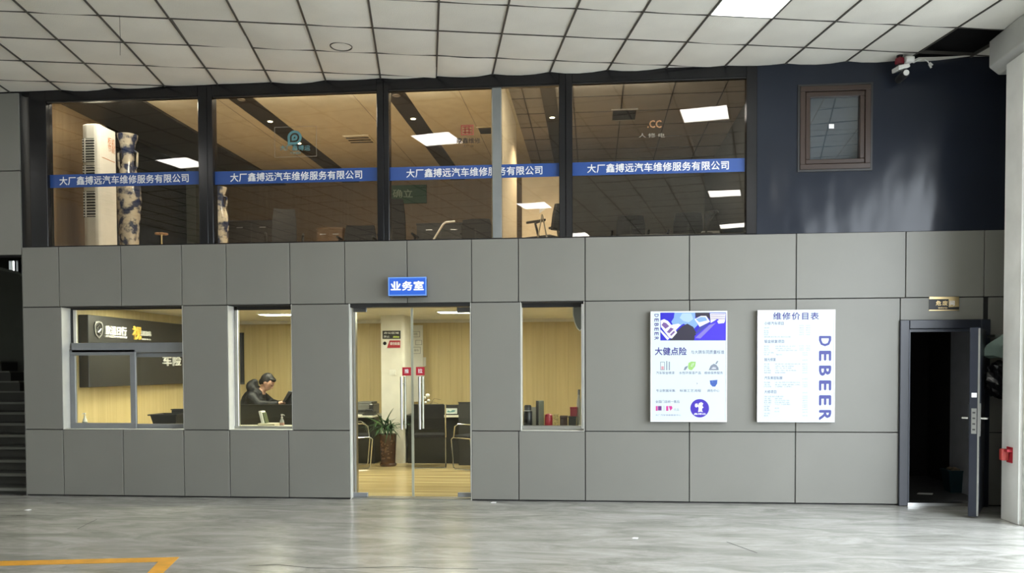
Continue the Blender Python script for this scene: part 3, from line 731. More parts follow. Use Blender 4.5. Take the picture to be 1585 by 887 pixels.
# pillar
pl = BM(); pa, pb_ = X(590, 3.3), X(623, 3.3)
pts = [Vector((pa, 3.3, 0.012)), Vector((pb_-0.02, 3.3, 0.012))] + [Vector((pb_-0.02+0.05*math.sin(a), 3.35-0.05*math.cos(a), 0.012)) for a in (0.4, 0.8, 1.2, 1.57)] + [Vector((pb_+0.03, 3.9, 0.012)), Vector((pa, 3.9, 0.012))]
struct('wall_pillar', prism(pl, pts, (0, 0, RZ-0.012)), M_PLASTER, 'white plastered pillar behind the left door leaf')
def poster(name, label, cat, rect, y, m, th=0.006):
    t = thing(name, label, cat, W((rect[0]+rect[2])/2, rect[3], y)); obj('board', pbox(*rect, y-th, th), m, t); return t
t = poster('wall_sign', 'black sign with pale lettering on the white pillar', 'sign', (592, 512, 620, 524.5), 3.3, M_SATIN)
ptext('lettering', '办公区域', M_TEXT, t, 594.5, 513.8, 617.5, 517.0, 3.293, bold=0.01); ptext('lettering', '禁止', M_TEXT, t, 594, 519.4, 603, 522.6, 3.293)
flat('stripe', [(609, 520), (618, 520.5), (618, 523), (608, 523)], mat('lime_print', (0.45, 0.55, 0.12), 0.5), t, 3.293)
t = poster('wall_sign', 'red and white sign below the black sign on the pillar', 'sign', (592, 526.5, 620, 539), 3.3, M_WHITE)
flat('red_field', [(603, 527), (619.7, 527), (619.7, 538.5), (599, 538.5)], M_RED, t, 3.293)
ptext('lettering', '请勿吸烟', M_TEXT, t, 603.5, 529.5, 618.5, 534.3, 3.2915, bold=0.01)
a_ = W(595.5, 531.5, 3.29); obj('emblem', lathe(BM(), [(0.020, 0), (0.020, -0.002), (0.028, -0.002), (0.028, 0)], (a_.x, 3.293, a_.z), 16, 'Y'), M_SATIN, t)
t = poster('light_switch', 'white triple wall switch on the pillar', 'switch', (602.5, 572, 612.5, 580.5), 3.3, M_WHITE, 0.012)
for k in range(3):
    obj('rocker', pbox(603.3+k*3, 573, 605.8+k*3, 579, 3.284, 0.004), M_WHITE, t)
t = poster('whiteboard', 'tall white notice board with faint diagrams behind the door handles', 'board', (628, 503.5, 655, 622), 4.5, mat('white_board', (0.74, 0.74, 0.70), 0.35), 0.03)
pr_ = BM()
for rc in ((630.5, 513, 650, 522), (643, 526.5, 653, 534), (634, 537, 651, 547.5)):
    frame_ = W(rc[0], rc[3], 4.468); f2 = W(rc[2], rc[1], 4.468); frame4(pr_, frame_.x, f2.x, frame_.z, f2.z, 0.006, 4.4665, 4.469)
obj('printed_diagram', pr_, mat('grey_print', (0.2, 0.22, 0.22), 0.6), t)
flat('printed_figure', [(630, 538), (632, 531), (635, 530), (636, 534), (633, 541), (630.5, 543)], mat('grey_print', (0.2, 0.22, 0.22), 0.6), t, 4.469)
ptext('lettering', '服务流程', mat('grey_print', (0.2, 0.22, 0.22), 0.6), t, 635, 515, 646, 519, 4.468, ext=0.0008); ptext('lettering', '接待', mat('grey_print', (0.2, 0.22, 0.22), 0.6), t, 641, 540.5, 648, 544, 4.468, ext=0.0008)
t = poster('wall_phone', 'small white device on the wall right of the notice board', 'phone', (654.5, 553, 659, 567), 4.58, M_WHITE, 0.04)
obj('cord_or_reflection', tube(BM(), [W(656.5, 567, 4.56), W(656.5, 590, 4.56), W(657.5, 612, 4.56)], 0.006, 5), M_WHITE, t)

# ------------------------------------------------------------------ dark sign board on the left office wall
sx = RX0+0.15
def SW(px, py, x=sx):
    """point seen at a pixel on a wall that runs away from the hall at x"""
    d = RM @ Vector(((px - CX) / F, 1.0, -(py - CY) / F)); return CAM + d*((x-CAM.x)/d.x)
y0 = SW(137, 540).y
zb, zt = SW(137, 600).z, SW(137, 487).z
bd = thing('sign_board', 'long black sign board with raised lettering on the oak wall', 'sign', (sx, y0+1.5, zb))
obj('board', bx(RX0+0.02, sx, y0, 4.45, zb, zt), mat('charcoal_board', (0.022, 0.022, 0.021), 0.4), bd, bevel=0.006)
def stext(name, body, m, a, b, zlo, zhi, **k):
    """lettering on the board between depths a and b"""
    text(name, body, m, bd, (sx, a, zlo), (0, b-a, 0), (0, 0, zhi-zlo), ext=0.012, **k)
def sy(px): return SW(px, 540).y
def sz(px, py): return SW(px, py).z
stext('lettering', '欧温日行', M_TEXT, sy(162), sy(195), sz(178, 519), sz(178, 505), bold=0.03)
stext('lettering', 'PINGZHIFUWU', M_TEXT, sy(162), sy(195), sz(178, 523.2), sz(178, 520), bold=0.01)
stext('lettering', '视', mat('gold_lettering', (0.80, 0.56, 0.10), 0.4), sy(205), sy(218), sz(211, 526), sz(211, 505), bold=0.02)
stext('lettering', '后服务站', M_TEXT, sy(216), sy(233), sz(224, 520), sz(224, 512.5), bold=0.01)
stext('lettering', '维修中心', M_TEXT, sy(219), sy(233), sz(224, 526.5), sz(224, 524))
stext('lettering', '车险', M_TEXT, sy(251), sy(279), sz(265, 566.5), sz(265, 550), bold=0.02, spacing=1.15)
sh = BM(); ca, cb = (sy(146)+sy(159))/2, (sy(159)-sy(146))/2; zc, zh = (sz(152, 497)+sz(152, 524))/2, (sz(152, 497)-sz(152, 524))/2
out = [(-.75, .9), (0, 1), (.75, .9), (1, .5), (.95, -.1), (.7, -.6), (0, -1), (-.7, -.6), (-.95, -.1), (-1, .5)]
n = len(out); A_ = [[sh.verts.new((sx+dx, ca+cb*u*s, zc+zh*v*s)) for u, v in out] for s, dx in ((1, 0), (1, 0.012), (0.82, 0.012), (0.82, 0))]
for a, b in zip(A_, A_[1:]):
    for k in range(n): sh.faces.new((a[k], a[(k+1)%n], b[(k+1)%n], b[k]))
em = obj('shield_emblem', sh, mat('silver_emblem', (0.45, 0.45, 0.44), 0.3, metal=0.8), bd)
tb = BM(); tube(tb, [(sx+0.008, ca-cb*0.45, zc+zh*0.1), (sx+0.008, ca, zc+zh*0.5), (sx+0.008, ca+cb*0.5, zc+zh*0.15), (sx+0.008, ca-cb*0.3, zc-zh*0.3), (sx+0.008, ca+cb*0.4, zc-zh*0.5)], 0.012, 6)
obj('emblem_figure', tb, mat('silver_emblem', (0.45, 0.45, 0.44), 0.3, metal=0.8), em)
t = thing('notice_panel', 'narrow black panel on the back wall left of the seated person', 'board', W(373, 595, 4.58))
obj('board', pbox(364, 515, 377.5, 595, 4.56, 0.035), M_SATIN, t, bevel=0.004); obj('lower_edge', pbox(364, 592, 377.5, 595, 4.552, 0.008), M_DKSTEEL, t)

# ------------------------------------------------------------------ counters behind the windows
def counter(name, label, x0, x1, y0, y1, z, m, mt):
    t = thing(name, label, 'counter', ((x0+x1)/2, (y0+y1)/2, 0.012)); 
    obj('worktop', bx(x0, x1, y0, y1, z-0.03, z), mt, t, bevel=0.003); obj('front_panel', bx(x0+0.03, x1-0.03, y1-0.03, y1-0.01, 0.012, z-0.03), m, t)
    obj('side_panel', bx(x0, x0+0.03, y0, y1-0.01, 0.012, z-0.03), m, t); obj('side_panel', bx(x1-0.03, x1, y0, y1-0.01, 0.012, z-0.03), m, t); return t
CZ = 0.80
M_CREAM = mat('cream_laminate', (0.60, 0.57, 0.44), 0.4)
counter('window_counter', 'cream counter behind the two left windows', -6.35, -3.42, 0.21, 0.62, CZ, M_CREAM, M_CREAM)
counter('window_counter', 'cream counter behind the window right of the door', -1.10, 0.35, 0.21, 0.62, CZ, M_CREAM, M_CREAM)
def pump_bottle(name, label, px, py0, py1, y, hpx, m, side=1):
    c = W(px, py1, y); c.z = CZ; h = hpx; r = h*0.19
    t = thing(name, label, 'bottle', c, 'pump bottles on the window counter')
    obj('body', lathe(BM(), [(r*0.9, 0), (r, h*.05), (r*1.0, h*.3), (r*0.75, h*.5), (r*0.4, h*.62), (r*0.36, h*.68)], c, 18), m, t, smooth=True)
    obj('collar', lathe(BM(), [(r*0.45, h*.66), (r*0.45, h*.76), (r*0.2, h*.78), (r*0.2, h*.90)], c, 14), M_WHITE, t)
    b = BM(); box(b, c.x-r*0.35, c.x+r*0.35, c.y-r*.3, c.y+r*.3, c.z+h*.88, c.z+h); tube(b, [c+Vector((0, 0, h*.95)), c+Vector((side*r*0.9, 0, h*.95)), c+Vector((side*r*1.15, 0, h*.86))], r*0.16, 6)
    obj('pump', b, M_WHITE, t); obj('print', lathe(BM(), [(r*1.01, h*.1), (r*1.015, h*.1), (r*1.015, h*.3), (r*1.01, h*.3)], c, 18), mat('label_grey_print', (0.25, 0.3, 0.3), 0.5) if side < 0 else mat('label_pink_print', (0.6, 0.35, 0.3), 0.5), t)
pump_bottle('pump_bottle', 'white pump bottle at the left corner of the sliding window', 131.5, 640, 658, 0.42, 0.155, M_WHITE, -1)
pump_bottle('pump_bottle', 'clear pump bottle beside the white tablet stand', 436.5, 642, 661, 0.40, 0.145, mat('clear_soap', (0.55, 0.58, 0.58), 0.15), 1)
# tray and case at the sliding window
a = W(246, 641, 0.5); b = W(283, 655, 0.5)
t = thing('file_tray', 'black open file tray at the right of the sliding window', 'tray', ((a.x+b.x)/2, 0.45, CZ))
q = BM(); hh = a.z-CZ
lo = [Vector((a.x+0.03, 0.33, CZ)), Vector((b.x, 0.33, CZ)), Vector((b.x, 0.57, CZ)), Vector((a.x+0.03, 0.57, CZ))]; hi = [Vector((a.x, 0.30, CZ+hh)), Vector((b.x+0.02, 0.30, CZ+hh)), Vector((b.x+0.02, 0.60, CZ+hh)), Vector((a.x, 0.60, CZ+hh))]
L_ = [q.verts.new(p) for p in lo]; H_ = [q.verts.new(p) for p in hi]; q.faces.new(L_)
for k in range(4): q.faces.new((L_[k], L_[(k+1)%4], H_[(k+1)%4], H_[k]))
so = obj('tray_body', q, M_SATIN, t); md = so.modifiers.new('thick', 'SOLIDIFY'); md.thickness = 0.004
obj('rim', frame_h(((a.x+b.x)/2+0.01, 0.45), b.x-a.x+0.02, 0.30, CZ+hh+0.008), M_SATIN, t)
e0 = W(270, 634, 0.75); 
t = thing('black_case', 'black box standing behind the file tray', 'case', (e0.x+0.1, 0.56, CZ))
obj('body', bx(e0.x+0.02, e0.x+0.25, 0.635, 0.72, CZ-0.2, e0.z), M_SATIN, t, bevel=0.008); obj('lid', bx(e0.x+0.015, e0.x+0.255, 0.63, 0.725, e0.z, e0.z+0.012), M_FABBLK, t)
tag(obj('side_table', bx(e0.x-0.1, e0.x+0.5, 0.63, 1.0, 0.012, CZ-0.2), M_SATIN), 'black cabinet behind the window counter', 'cabinet')
# white tablet on cream stand
a = W(403, 660, 0.44); 
t = thing('tablet_stand', 'white tablet leaning on a cream tray on the window counter', 'tablet', (a.x+0.09, 0.44, CZ))
obj('tray', bx(a.x, a.x+0.21, 0.36, 0.52, CZ, CZ+0.035), M_CREAM, t, bevel=0.006)
q = BM(); p0, p1 = W(409, 657, 0.44), W(403.5, 636, 0.44)
prism(q, [Vector((p0.x-0.012, 0.38, CZ+0.035)), Vector((p0.x+0.022, 0.38, CZ+0.035)), Vector((p1.x+0.03, 0.38, p1.z)), Vector((p1.x-0.005, 0.38, p1.z))], (0, 0.12, 0))
obj('tablet', q, mat('white_gloss', (0.85, 0.85, 0.80), 0.3), t, bevel=0.004)
q = BM(); prism(q, [Vector((p0.x+0.026, 0.40, CZ+0.035)), Vector((p0.x+0.036, 0.40, CZ+0.035)), Vector((p1.x+0.044, 0.40, p1.z-0.02)), Vector((p1.x+0.036, 0.40, p1.z-0.02))], (0, 0.10, 0))
obj('back_cover', q, mat('green_glass_edge', (0.10, 0.13, 0.07), 0.3), t)

# things on the ledge of the right window
LG = 'bottles and boxes on the ledge of the right window'
def ledge(name, label, cat, px0, px1, pyt, y):
    a = W(px0, pyt, y); b = W(px1, 660, y); return thing(name, label, cat, ((a.x+b.x)/2, y, CZ), LG), a.x, b.x, a.z
t, a, b, zt_ = ledge('thermos', 'tall black thermos flask at the left end of the ledge', 'flask', 810, 824, 627, 0.42)
r = (b-a)/2; c = ORG[t]; h = zt_-CZ
obj('body', lathe(BM(), [(r*.9, 0), (r, 0.01), (r, h*.70), (r*.86, h*.74)], c, 20), M_BLACK, t, smooth=True); obj('lid', lathe(BM(), [(r*.8, h*.74), (r*.8, h*.94), (r*.66, h)], c, 20), M_SATIN, t, smooth=True); obj('band', lathe(BM(), [(r*.87, h*.72), (r*.9, h*.74), (r*.87, h*.76)], c, 20), M_STEEL, t)
t, a, b, zt_ = ledge('white_card', 'upright white card behind the black thermos', 'card', 822, 831, 630, 0.54)
obj('sheet', bx(a, b, 0.54, 0.546, CZ, zt_), M_WHITE, t); obj('foot', bx(a+0.01, b-0.01, 0.50, 0.58, CZ, CZ+0.012), M_SATIN, t)
t, a, b, zt_ = ledge('framed_board', 'grey green board standing edge-on beside the white card', 'board', 830.5, 842, 620, 0.46)
q = BM(); prism(q, [Vector((a, 0.40, CZ)), Vector((a+0.03, 0.34, CZ)), Vector((b, 0.48, CZ)), Vector((b-0.03, 0.54, CZ))], (0, 0, zt_-CZ)); obj('board', q, mat('grey_green_board', (0.12, 0.14, 0.11), 0.5), t, bevel=0.004)
q = BM(); prism(q, [Vector((a-0.004, 0.405, CZ)), Vector((a+0.03, 0.337, CZ)), Vector((a+0.034, 0.340, CZ)), Vector((a, 0.409, CZ))], (0, 0, zt_-CZ)); obj('edge', q, M_SATIN, t)
t, a, b, zt_ = ledge('red_jar', 'round red tea jar in the middle of the ledge', 'jar', 843, 855.5, 640, 0.42)
r = (b-a)/2; c = ORG[t]; h = zt_-CZ; M_CRIM = mat('crimson_lacquer', (0.36, 0.012, 0.03), 0.3)
obj('body', lathe(BM(), [(r*.8, 0), (r, h*.12), (r, h*.72), (r*.9, h*.78)], c, 20), M_CRIM, t, smooth=True); obj('lid', lathe(BM(), [(r*.95, h*.78), (r*.9, h*.9), (r*.5, h*.98), (0.0, h)], c, 20), M_CRIM, t, smooth=True)
t, a, b, zt_ = ledge('woven_box', 'small straw coloured woven box right of the red jar', 'box', 856.5, 864.5, 641, 0.46)
obj('body', bx(a, b, 0.42, 0.50, CZ, zt_-0.02), mat('straw_weave', (0.55, 0.42, 0.18), 0.8, var=0.4, vs=60), t); obj('lid', bx(a-0.003, b+0.003, 0.417, 0.503, zt_-0.02, zt_), mat('straw_weave', (0.55, 0.42, 0.18), 0.8), t)
t, a, b, zt_ = ledge('brown_box', 'dark brown box between woven box and black box', 'box', 867, 878.5, 643.5, 0.44)
obj('body', bx(a, b, 0.38, 0.50, CZ, zt_-0.025), mat('dark_brown_card', (0.06, 0.03, 0.022), 0.4), t, bevel=0.003); obj('lid', bx(a-0.003, b+0.003, 0.377, 0.503, zt_-0.025, zt_), mat('dark_brown_card', (0.06, 0.03, 0.022), 0.4), t, bevel=0.003)
t, a, b, zt_ = ledge('black_box', 'black box under the red box at the right end of the ledge', 'box', 880, 892, 644, 0.44)
obj('body', bx(a, b, 0.38, 0.50, CZ, zt_-0.02), M_SATIN, t, bevel=0.003); obj('lid', bx(a-0.003, b+0.003, 0.377, 0.503, zt_-0.02, zt_), M_SATIN, t)
t2 = thing('red_box', 'red box stacked on the black box', 'box', (a+0.05, 0.44, zt_), LG); z2_ = W(888, 630, 0.44).z
obj('body', bx(a+0.02, b+0.01, 0.39, 0.49, zt_, z2_-0.02), M_CRIM, t2, bevel=0.003); obj('lid', bx(a+0.017, b+0.013, 0.387, 0.493, z2_-0.02, z2_), M_CRIM, t2)
t, a, b, zt_ = ledge('water_bottle', 'clear bottle with grey cap at the right edge of the window', 'bottle', 892.5, 899.5, 603, 0.50)
c = ORG[t]; r = (b-a)/2; h = zt_-CZ
obj('body', lathe(BM(), [(r, 0), (r, h*.62), (r*.8, h*.74), (r*.5, h*.86)], c, 18), mat('pale_clear_plastic', (0.6, 0.6, 0.55), 0.2), t, smooth=True); obj('cap', lathe(BM(), [(r*.55, h*.86), (r*.55, h)], c, 14), mat('grey_cap', (0.3, 0.3, 0.3), 0.4), t)
# curved grey panel hanging in the top right corner
q = BM(); pts = [W(x_, y_, 0.26) for x_, y_ in ((887, 475), (902, 475), (902, 500), (900.5, 509), (897.5, 512), (893.5, 508), (889.5, 499), (887, 487))]
vz = thing('visor_panel', 'grey rounded panel with white rim hanging in the window\'s top right corner', 'panel', pts[0])
obj('panel', prism(q, pts, (0, 0.012, 0)), mat('grey_mirror', (0.16, 0.17, 0.165), 0.25), vz); obj('rim', tube(BM(), pts[2:]+[pts[0]], 0.006, 6), M_WHITE, vz); obj('bracket', bx(pts[0].x, pts[1].x, 0.20, 0.272, pts[0].z, pts[0].z+0.02), M_STEEL, vz)
# ================================================================== PERSON AT THE DESK
def remeshed(name, bm, vox, m, parent, smooth_it=6):
    me = bpy.data.meshes.new(name); bm.to_mesh(me); bm.free()
    o = bpy.data.objects.new(name, me); COL.objects.link(o)
    r = o.modifiers.new('r', 'REMESH'); r.mode = 'VOXEL'; r.voxel_size = vox
    s = o.modifiers.new('s', 'SMOOTH'); s.iterations = smooth_it; s.factor = 0.5
    dg = bpy.context.evaluated_depsgraph_get(); m2 = bpy.data.meshes.new_from_object(o.evaluated_get(dg))
    bpy.data.objects.remove(o); bpy.data.meshes.remove(me)
    m2.materials.clear(); o = obj(name, m2, m, parent)
    for p in o.data.polygons: p.use_smooth = True
    return o
def limb(bm, pts, rs, n=12):
    tube(bm, pts, rs, n)
    for p, r in zip(pts, rs): ball(bm, p, r, r, r, 12, 8)
PY = 3.05
pb0 = Vector((X(384, PY, 600), PY, 0.55))
per = thing('person', 'person in black hooded coat sitting at the dark desk, head bent over both hands', 'person', (pb0.x, PY, 0.012))
V = lambda x, y, z: pb0 + Vector((x, y, z))
HR = Matrix.Rotation(0.62, 3, 'Y'); HC = V(0.31, 0, 0.725)
def H(x, y, z): return HC + HR @ Vector((x, y, z))
bm = BM()
limb(bm, [V(0, 0, .10), V(.04, 0, .28), V(.11, 0, .46), V(.17, 0, .55)], [.13, .13, .14, .10])
limb(bm, [V(.19, 0, .56), V(.25, 0, .64), H(-.02, 0, -.05)], [.06, .055, .055])
for s in (-1, 1):
    limb(bm, [V(.13, s*.10, .52), V(.14, s*.18, .51), V(.27, s*.23, .40), V(.44, s*.10, .395), V(.50, s*.07, .40)], [.06, .055, .043, .032, .026])
    limb(bm, [V(0, s*.09, .09), V(.40, s*.10, .07), V(.40, s*.10, -.40)], [.085, .06, .04]); limb(bm, [V(.38, s*.10, -.47), V(.40, s*.10, -.44), V(.54, s*.10, -.48)], [.045, .042, .035])
    # palm and fingers, loosely closed on the phone
    b0 = V(.505, s*.065, .40)
    limb(bm, [b0, b0+Vector((.035, -s*.012, .012)), b0+Vector((.065, -s*.018, .016))], [.026, .030, .026])
    for k in range(4):
        f0 = b0+Vector((.068, -s*(.0+.0)+(k-1.5)*0.018, .018)); L_ = (.034, .040, .037, .028)[k]
        limb(bm, [f0, f0+Vector((L_, -s*.004, .004)), f0+Vector((L_*1.35, -s*.012, -.016)), f0+Vector((L_*1.15, -s*.016, -.03))], [.0095, .009, .0085, .0075], 8)
    th0 = b0+Vector((.025, -s*.028, .022)); limb(bm, [th0, th0+Vector((.026, -s*.014, .014)), th0+Vector((.048, -s*.014, .008))], [.011, .010, .0085], 8)
# head
hb = BM(); ball(hb, (0, 0, 0.012), .098, .078, .112, 28, 20); ball(hb, (.035, 0, -.075), .052, .05, .045, 20, 14); ball(hb, (.02, 0, -.04), .07, .066, .06, 20, 14)
tube(hb, [(.088, 0, .02), (.104, 0, -.012), (.114, 0, -.034)], [.010, .013, .016], 8); ball(hb, (.105, 0, -.036), .014, .018, .010)
ball(hb, (.083, 0, -.067), .012, .024, .010)
for s in (-1, 1):
    ball(hb, (-.005, s*.078, -.005), .024, .010, .034); ball(hb, (.088, s*.030, .018), .012, .022, .009)
hb.transform(Matrix.Translation(HC) @ HR.to_4x4()); mm_ = bpy.data.meshes.new('h'); hb.to_mesh(mm_); hb.free(); bm.from_mesh(mm_); bpy.data.meshes.remove(mm_)
body = remeshed('body', bm, 0.0075, M_SKIN, per, 3)
for s in (-1, 1):
    e = BM(); ball(e, H(.094, s*.030, .004), .007, .013, .006); obj('eye', e, M_HAIR, per, smooth=True)
e = BM(); tube(e, [H(.092, -.020, -.066), H(.0965, 0, -.068), H(.092, .020, -.066)], .003, 6); obj('mouth', e, mat('lip', (0.35, 0.12, 0.10), 0.5), per)
hb = BM(); ball(hb, (-.028, 0, .030), .100, .090, .112, 28, 18); ball(hb, (.045, 0, .085), .052, .066, .036, 18, 12); ball(hb, (-.075, 0, -.035), .05, .06, .06, 16, 10)
hb.transform(Matrix.Translation(HC) @ HR.to_4x4()); remeshed('hair', hb, 0.008, M_HAIR, per, 2)
bm = BM()
limb(bm, [V(-.02, 0, .02), V(.0, 0, .12), V(.03, 0, .28), V(.09, 0, .44), V(.14, 0, .53)], [.17, .185, .185, .185, .13], 16)
for s in (-1, 1):
    limb(bm, [V(.12, s*.10, .51), V(.14, s*.19, .50), V(.27, s*.245, .395), V(.42, s*.12, .392), V(.475, s*.085, .397)], [.10, .088, .072, .052, .046], 14)
limb(bm, [V(.20, .06, .56), V(.15, .10, .60), V(.10, .05, .64), V(.10, -.05, .64), V(.15, -.10, .60), V(.20, -.06, .56)], [.05]*6)
ball(bm, V(.07, 0, .66), .085, .14, .10, 18, 12); ball(bm, V(.10, 0, .72), .05, .10, .06, 16, 10)
coat = remeshed('coat', bm, 0.011, M_COAT, per, 2)
bm = BM()
for s in (-1, 1): limb(bm, [V(-.03, s*.09, .08), V(.40, s*.10, .07), V(.40, s*.10, -.42)], [.11, .080, .062], 14)
remeshed('trousers', bm, 0.011, M_TROUS, per, 2)
bm = BM()
for s in (-1, 1): box(bm, pb0.x+.33, pb0.x+.60, PY+s*.10-.048, PY+s*.10+.048, .015, .085)
obj('shoes', bm, M_SATIN, per, bevel=0.02)
ph = V(.56, -0.02, .425); t = thing('phone', 'small phone held in the hands of the person in black', 'phone', ph)
q = BM(); box(q, -0.04, .05, -.035, .035, 0, .008); q.transform(Matrix.Translation(ph) @ Matrix.Rotation(-.35, 4, 'Y')); obj('case', q, M_SATIN, t, bevel=0.002)
q = BM(); box(q, -0.036, .046, -.031, .031, .008, .0088); q.transform(Matrix.Translation(ph) @ Matrix.Rotation(-.35, 4, 'Y')); obj('screen', q, mat('dark_screen', (0.02, 0.03, 0.04), 0.1), t)
# chair of the person
def swivel(name, label, c, rz, seat_h, m, hback=0.5, wback=0.46, arms=True, group='office chairs', metal=M_SATIN, fz=0.0):
    t = thing(name, label, 'chair', c, group); t.rotation_euler = (0, 0, rz); c = Vector(c)
    q = BM(); box(q, c.x-.22, c.x+.24, c.y-.24, c.y+.24, c.z+seat_h-.07, c.z+seat_h); obj('seat', q, m, t, bevel=.025)
    q = BM(); n = 8
    a = [[q.verts.new((c.x-.20-.05*(v/6)-.05*(1-(u/n*2-1)**2)+dx, c.y+(u/n*2-1)*wback/2*(1-0.35*max(0, v/6-.6)), c.z+seat_h+.06+hback*v/6)) for u in range(n+1) for v in range(7)] for dx in (0, -.045)]
    def id_(u, v): return u*7+v
    for u in range(n):
        for v in range(6):
            q.faces.new([a[0][id_(*k)] for k in ((u, v), (u+1, v), (u+1, v+1), (u, v+1))]); q.faces.new([a[1][id_(*k)] for k in ((u, v), (u, v+1), (u+1, v+1), (u+1, v))])
    bd_ = [(u, 0) for u in range(n)]+[(n, v) for v in range(6)]+[(u, 6) for u in range(n, 0, -1)]+[(0, v) for v in range(6, 0, -1)]
    for k in range(len(bd_)):
        p, p2 = bd_[k], bd_[(k+1) % len(bd_)]; q.faces.new([a[0][id_(*p)], a[1][id_(*p)], a[1][id_(*p2)], a[0][id_(*p2)]])
    obj('backrest', q, m, t, smooth=True)
    obj('post', lathe(BM(), [(.03, .08), (.03, seat_h*.6), (.022, seat_h*.6), (.022, seat_h-.06)], c, 12), metal, t)
    obj('back_support', tube(BM(), [c+Vector((-.10, 0, seat_h-.05)), c+Vector((-.27, 0, seat_h-.02)), c+Vector((-.31, 0, seat_h+.25))], .018, 8), metal, t)
    for k in range(5):
        an = 2*math.pi*k/5; e = c+Vector((math.cos(an)*.28, math.sin(an)*.28, .055))
        l_ = obj('leg', tube(BM(), [c+Vector((0, 0, .10)), e], [.024, .016], 8), metal, t)
        obj('castor', lathe(BM(), [(.026, -.014), (.028, 0), (.026, .014)], e+Vector((0, 0, -.027)), 10, 'X'), M_SATIN, l_)
    if arms:
        for s in (-1, 1):
            obj('armrest', tube(BM(), [c+Vector((-.05, s*.25, seat_h-.05)), c+Vector((.0, s*.27, seat_h+.16)), c+Vector((-.16, s*.27, seat_h+.19)), c+Vector((.14, s*.27, seat_h+.185))], .018, 8), metal, t)
    return t
cz = swivel('office_chair', 'dark grey office chair under the seated person', (pb0.x-.03, PY, 0.012), 0, 0.53, mat('dark_grey_vinyl', (0.045, 0.047, 0.045), 0.4), hback=0.36, arms=False, metal=M_STEEL)
# desk with tall black front
xa, xb = X(369, 2.55, 640), X(462, 2.55, 640)
t = thing('reception_desk', 'black reception desk with a tall front in front of the seated person', 'desk', ((xa+xb)/2, 2.8, 0.012))
zt_ = Z(627.5, 2.55, 410)
M_DESK = mat('black_desk_laminate', (0.018, 0.019, 0.016), 0.3)
obj('front_panel', bx(xa, xb+.2, 2.55, 2.59, 0.012, zt_), M_DESK, t, bevel=.003); obj('top_edge', bx(xa, xb+.2, 2.53, 2.61, zt_, zt_+.012), M_DESK, t)
obj('worktop', bx(pb0.x+.30, xb+.25, 2.62, 3.5, .865, .89), M_DESK, t, bevel=.003); obj('side_panel', bx(xb+.2, xb+.24, 2.62, 3.5, 0.012, .865), M_DESK, t)
obj('divider', bx(xa+.42, xa+.435, 2.538, 2.55, 0.012, zt_-.12), M_SATIN, t)
a, b = X(429, 2.8, 625), X(443, 2.8, 625)
t = thing('keyboard', 'white keyboard on the desk in front of the person', 'keyboard', ((a+b)/2+.02, 2.75, .89))
obj('case', bx(a, b+.03, 2.68, 2.82, .89, .925), M_WHITE, t, bevel=.004)
q = BM(); 
for k in range(8):
    for j in range(3): box(q, a+.012+k*.019, a+.027+k*.019, 2.70+j*.038, 2.73+j*.038, .925, .931)
o = obj('keys', q, mat('pale_grey_keys', (0.6, 0.6, 0.6), 0.5), t)
a = X(441, 2.72, 620); zt2 = Z(606, 2.72, 447)
t = thing('monitor', 'dark monitor at the right edge of the window, its back sloping up', 'monitor', (a+.15, 2.72, .89))
q = BM(); prism(q, [Vector((a-.02, 2.66, Z(622, 2.72, 447))), Vector((a+.02, 2.66, Z(622, 2.72, 447)-.01)), Vector((a+.14, 2.66, zt2)), Vector((a+.08, 2.66, zt2+.01))], (0, .42, 0)); obj('screen_case', q, M_SATIN, t, bevel=.004)
q = BM(); prism(q, [Vector((a-.02, 2.70, .89+.02)), Vector((a+.24, 2.70, .89+.02)), Vector((a+.24, 2.70, zt2-.02)), Vector((a+.10, 2.70, zt2-.02))], (0, .05, 0)); obj('stand', q, M_SATIN, t)
obj('base', bx(a-.02, a+.26, 2.68, 2.86, .89, .91), M_SATIN, t)

# ================================================================== OFFICE BEHIND THE GLASS DOOR
M_WTOP = mat('white_desk_top', (0.75, 0.72, 0.62), 0.35)
# left desk
t = thing('desk', 'dark desk with white top edge left of the potted plant', 'desk', (X(545, 3.2), 3.4, 0.012))
xa, xb = X(520, 3.2), X(579, 3.2); zt_ = Z(643.5, 3.1, 560)
obj('worktop', bx(xa, xb, 3.1, 3.9, zt_-.03, zt_), M_WTOP, t, bevel=.003); obj('front_panel', bx(xa+.02, xb-.02, 3.25, 3.28, 0.012, zt_-.03), M_DESK, t); obj('leg', bx(xb-.05, xb-.02, 3.28, 3.88, .012, zt_-.03), M_DESK, t)
def pthing(name, label, cat, px, y, z, group=None): return thing(name, label, cat, (X(px, y), y, z), group)
t = pthing('printer', 'grey printer on the left desk seen through the door', 'printer', 562, 3.5, zt_)
y = 3.45; a, b = X(550, y, 630), X(578, y, 630); z1_ = Z(622, y, 560)
obj('body', bx(a, b, y, y+.35, zt_, zt_+.16), mat('grey_office_plastic', (0.16, 0.16, 0.15), 0.5), t, bevel=.012); obj('scanner_lid', bx(a+.01, b-.03, y+.01, y+.34, zt_+.16, z1_), mat('grey_office_plastic', (0.16, 0.16, 0.15), 0.5), t, bevel=.01); obj('paper_slot', bx(a+.04, b-.05, y-.004, y+.02, zt_+.03, zt_+.07), M_SATIN, t)
t = pthing('tissue_box', 'small black box in front of the printer', 'box', 571, 3.3, zt_)
a, b = X(568.5, 3.25, 630), X(574, 3.25, 630); obj('body', bx(a, b, 3.34, 3.41, zt_, Z(627, 3.25, 571)), M_SATIN, t, bevel=.004); obj('top_flap', bx(a+.01, b-.01, 3.36, 3.39, Z(627, 3.25, 571), Z(626, 3.25, 571)), M_WHITE, t)
t = pthing('desk_phone', 'black desk telephone at the right end of the left desk', 'phone', 574, 3.2, zt_)
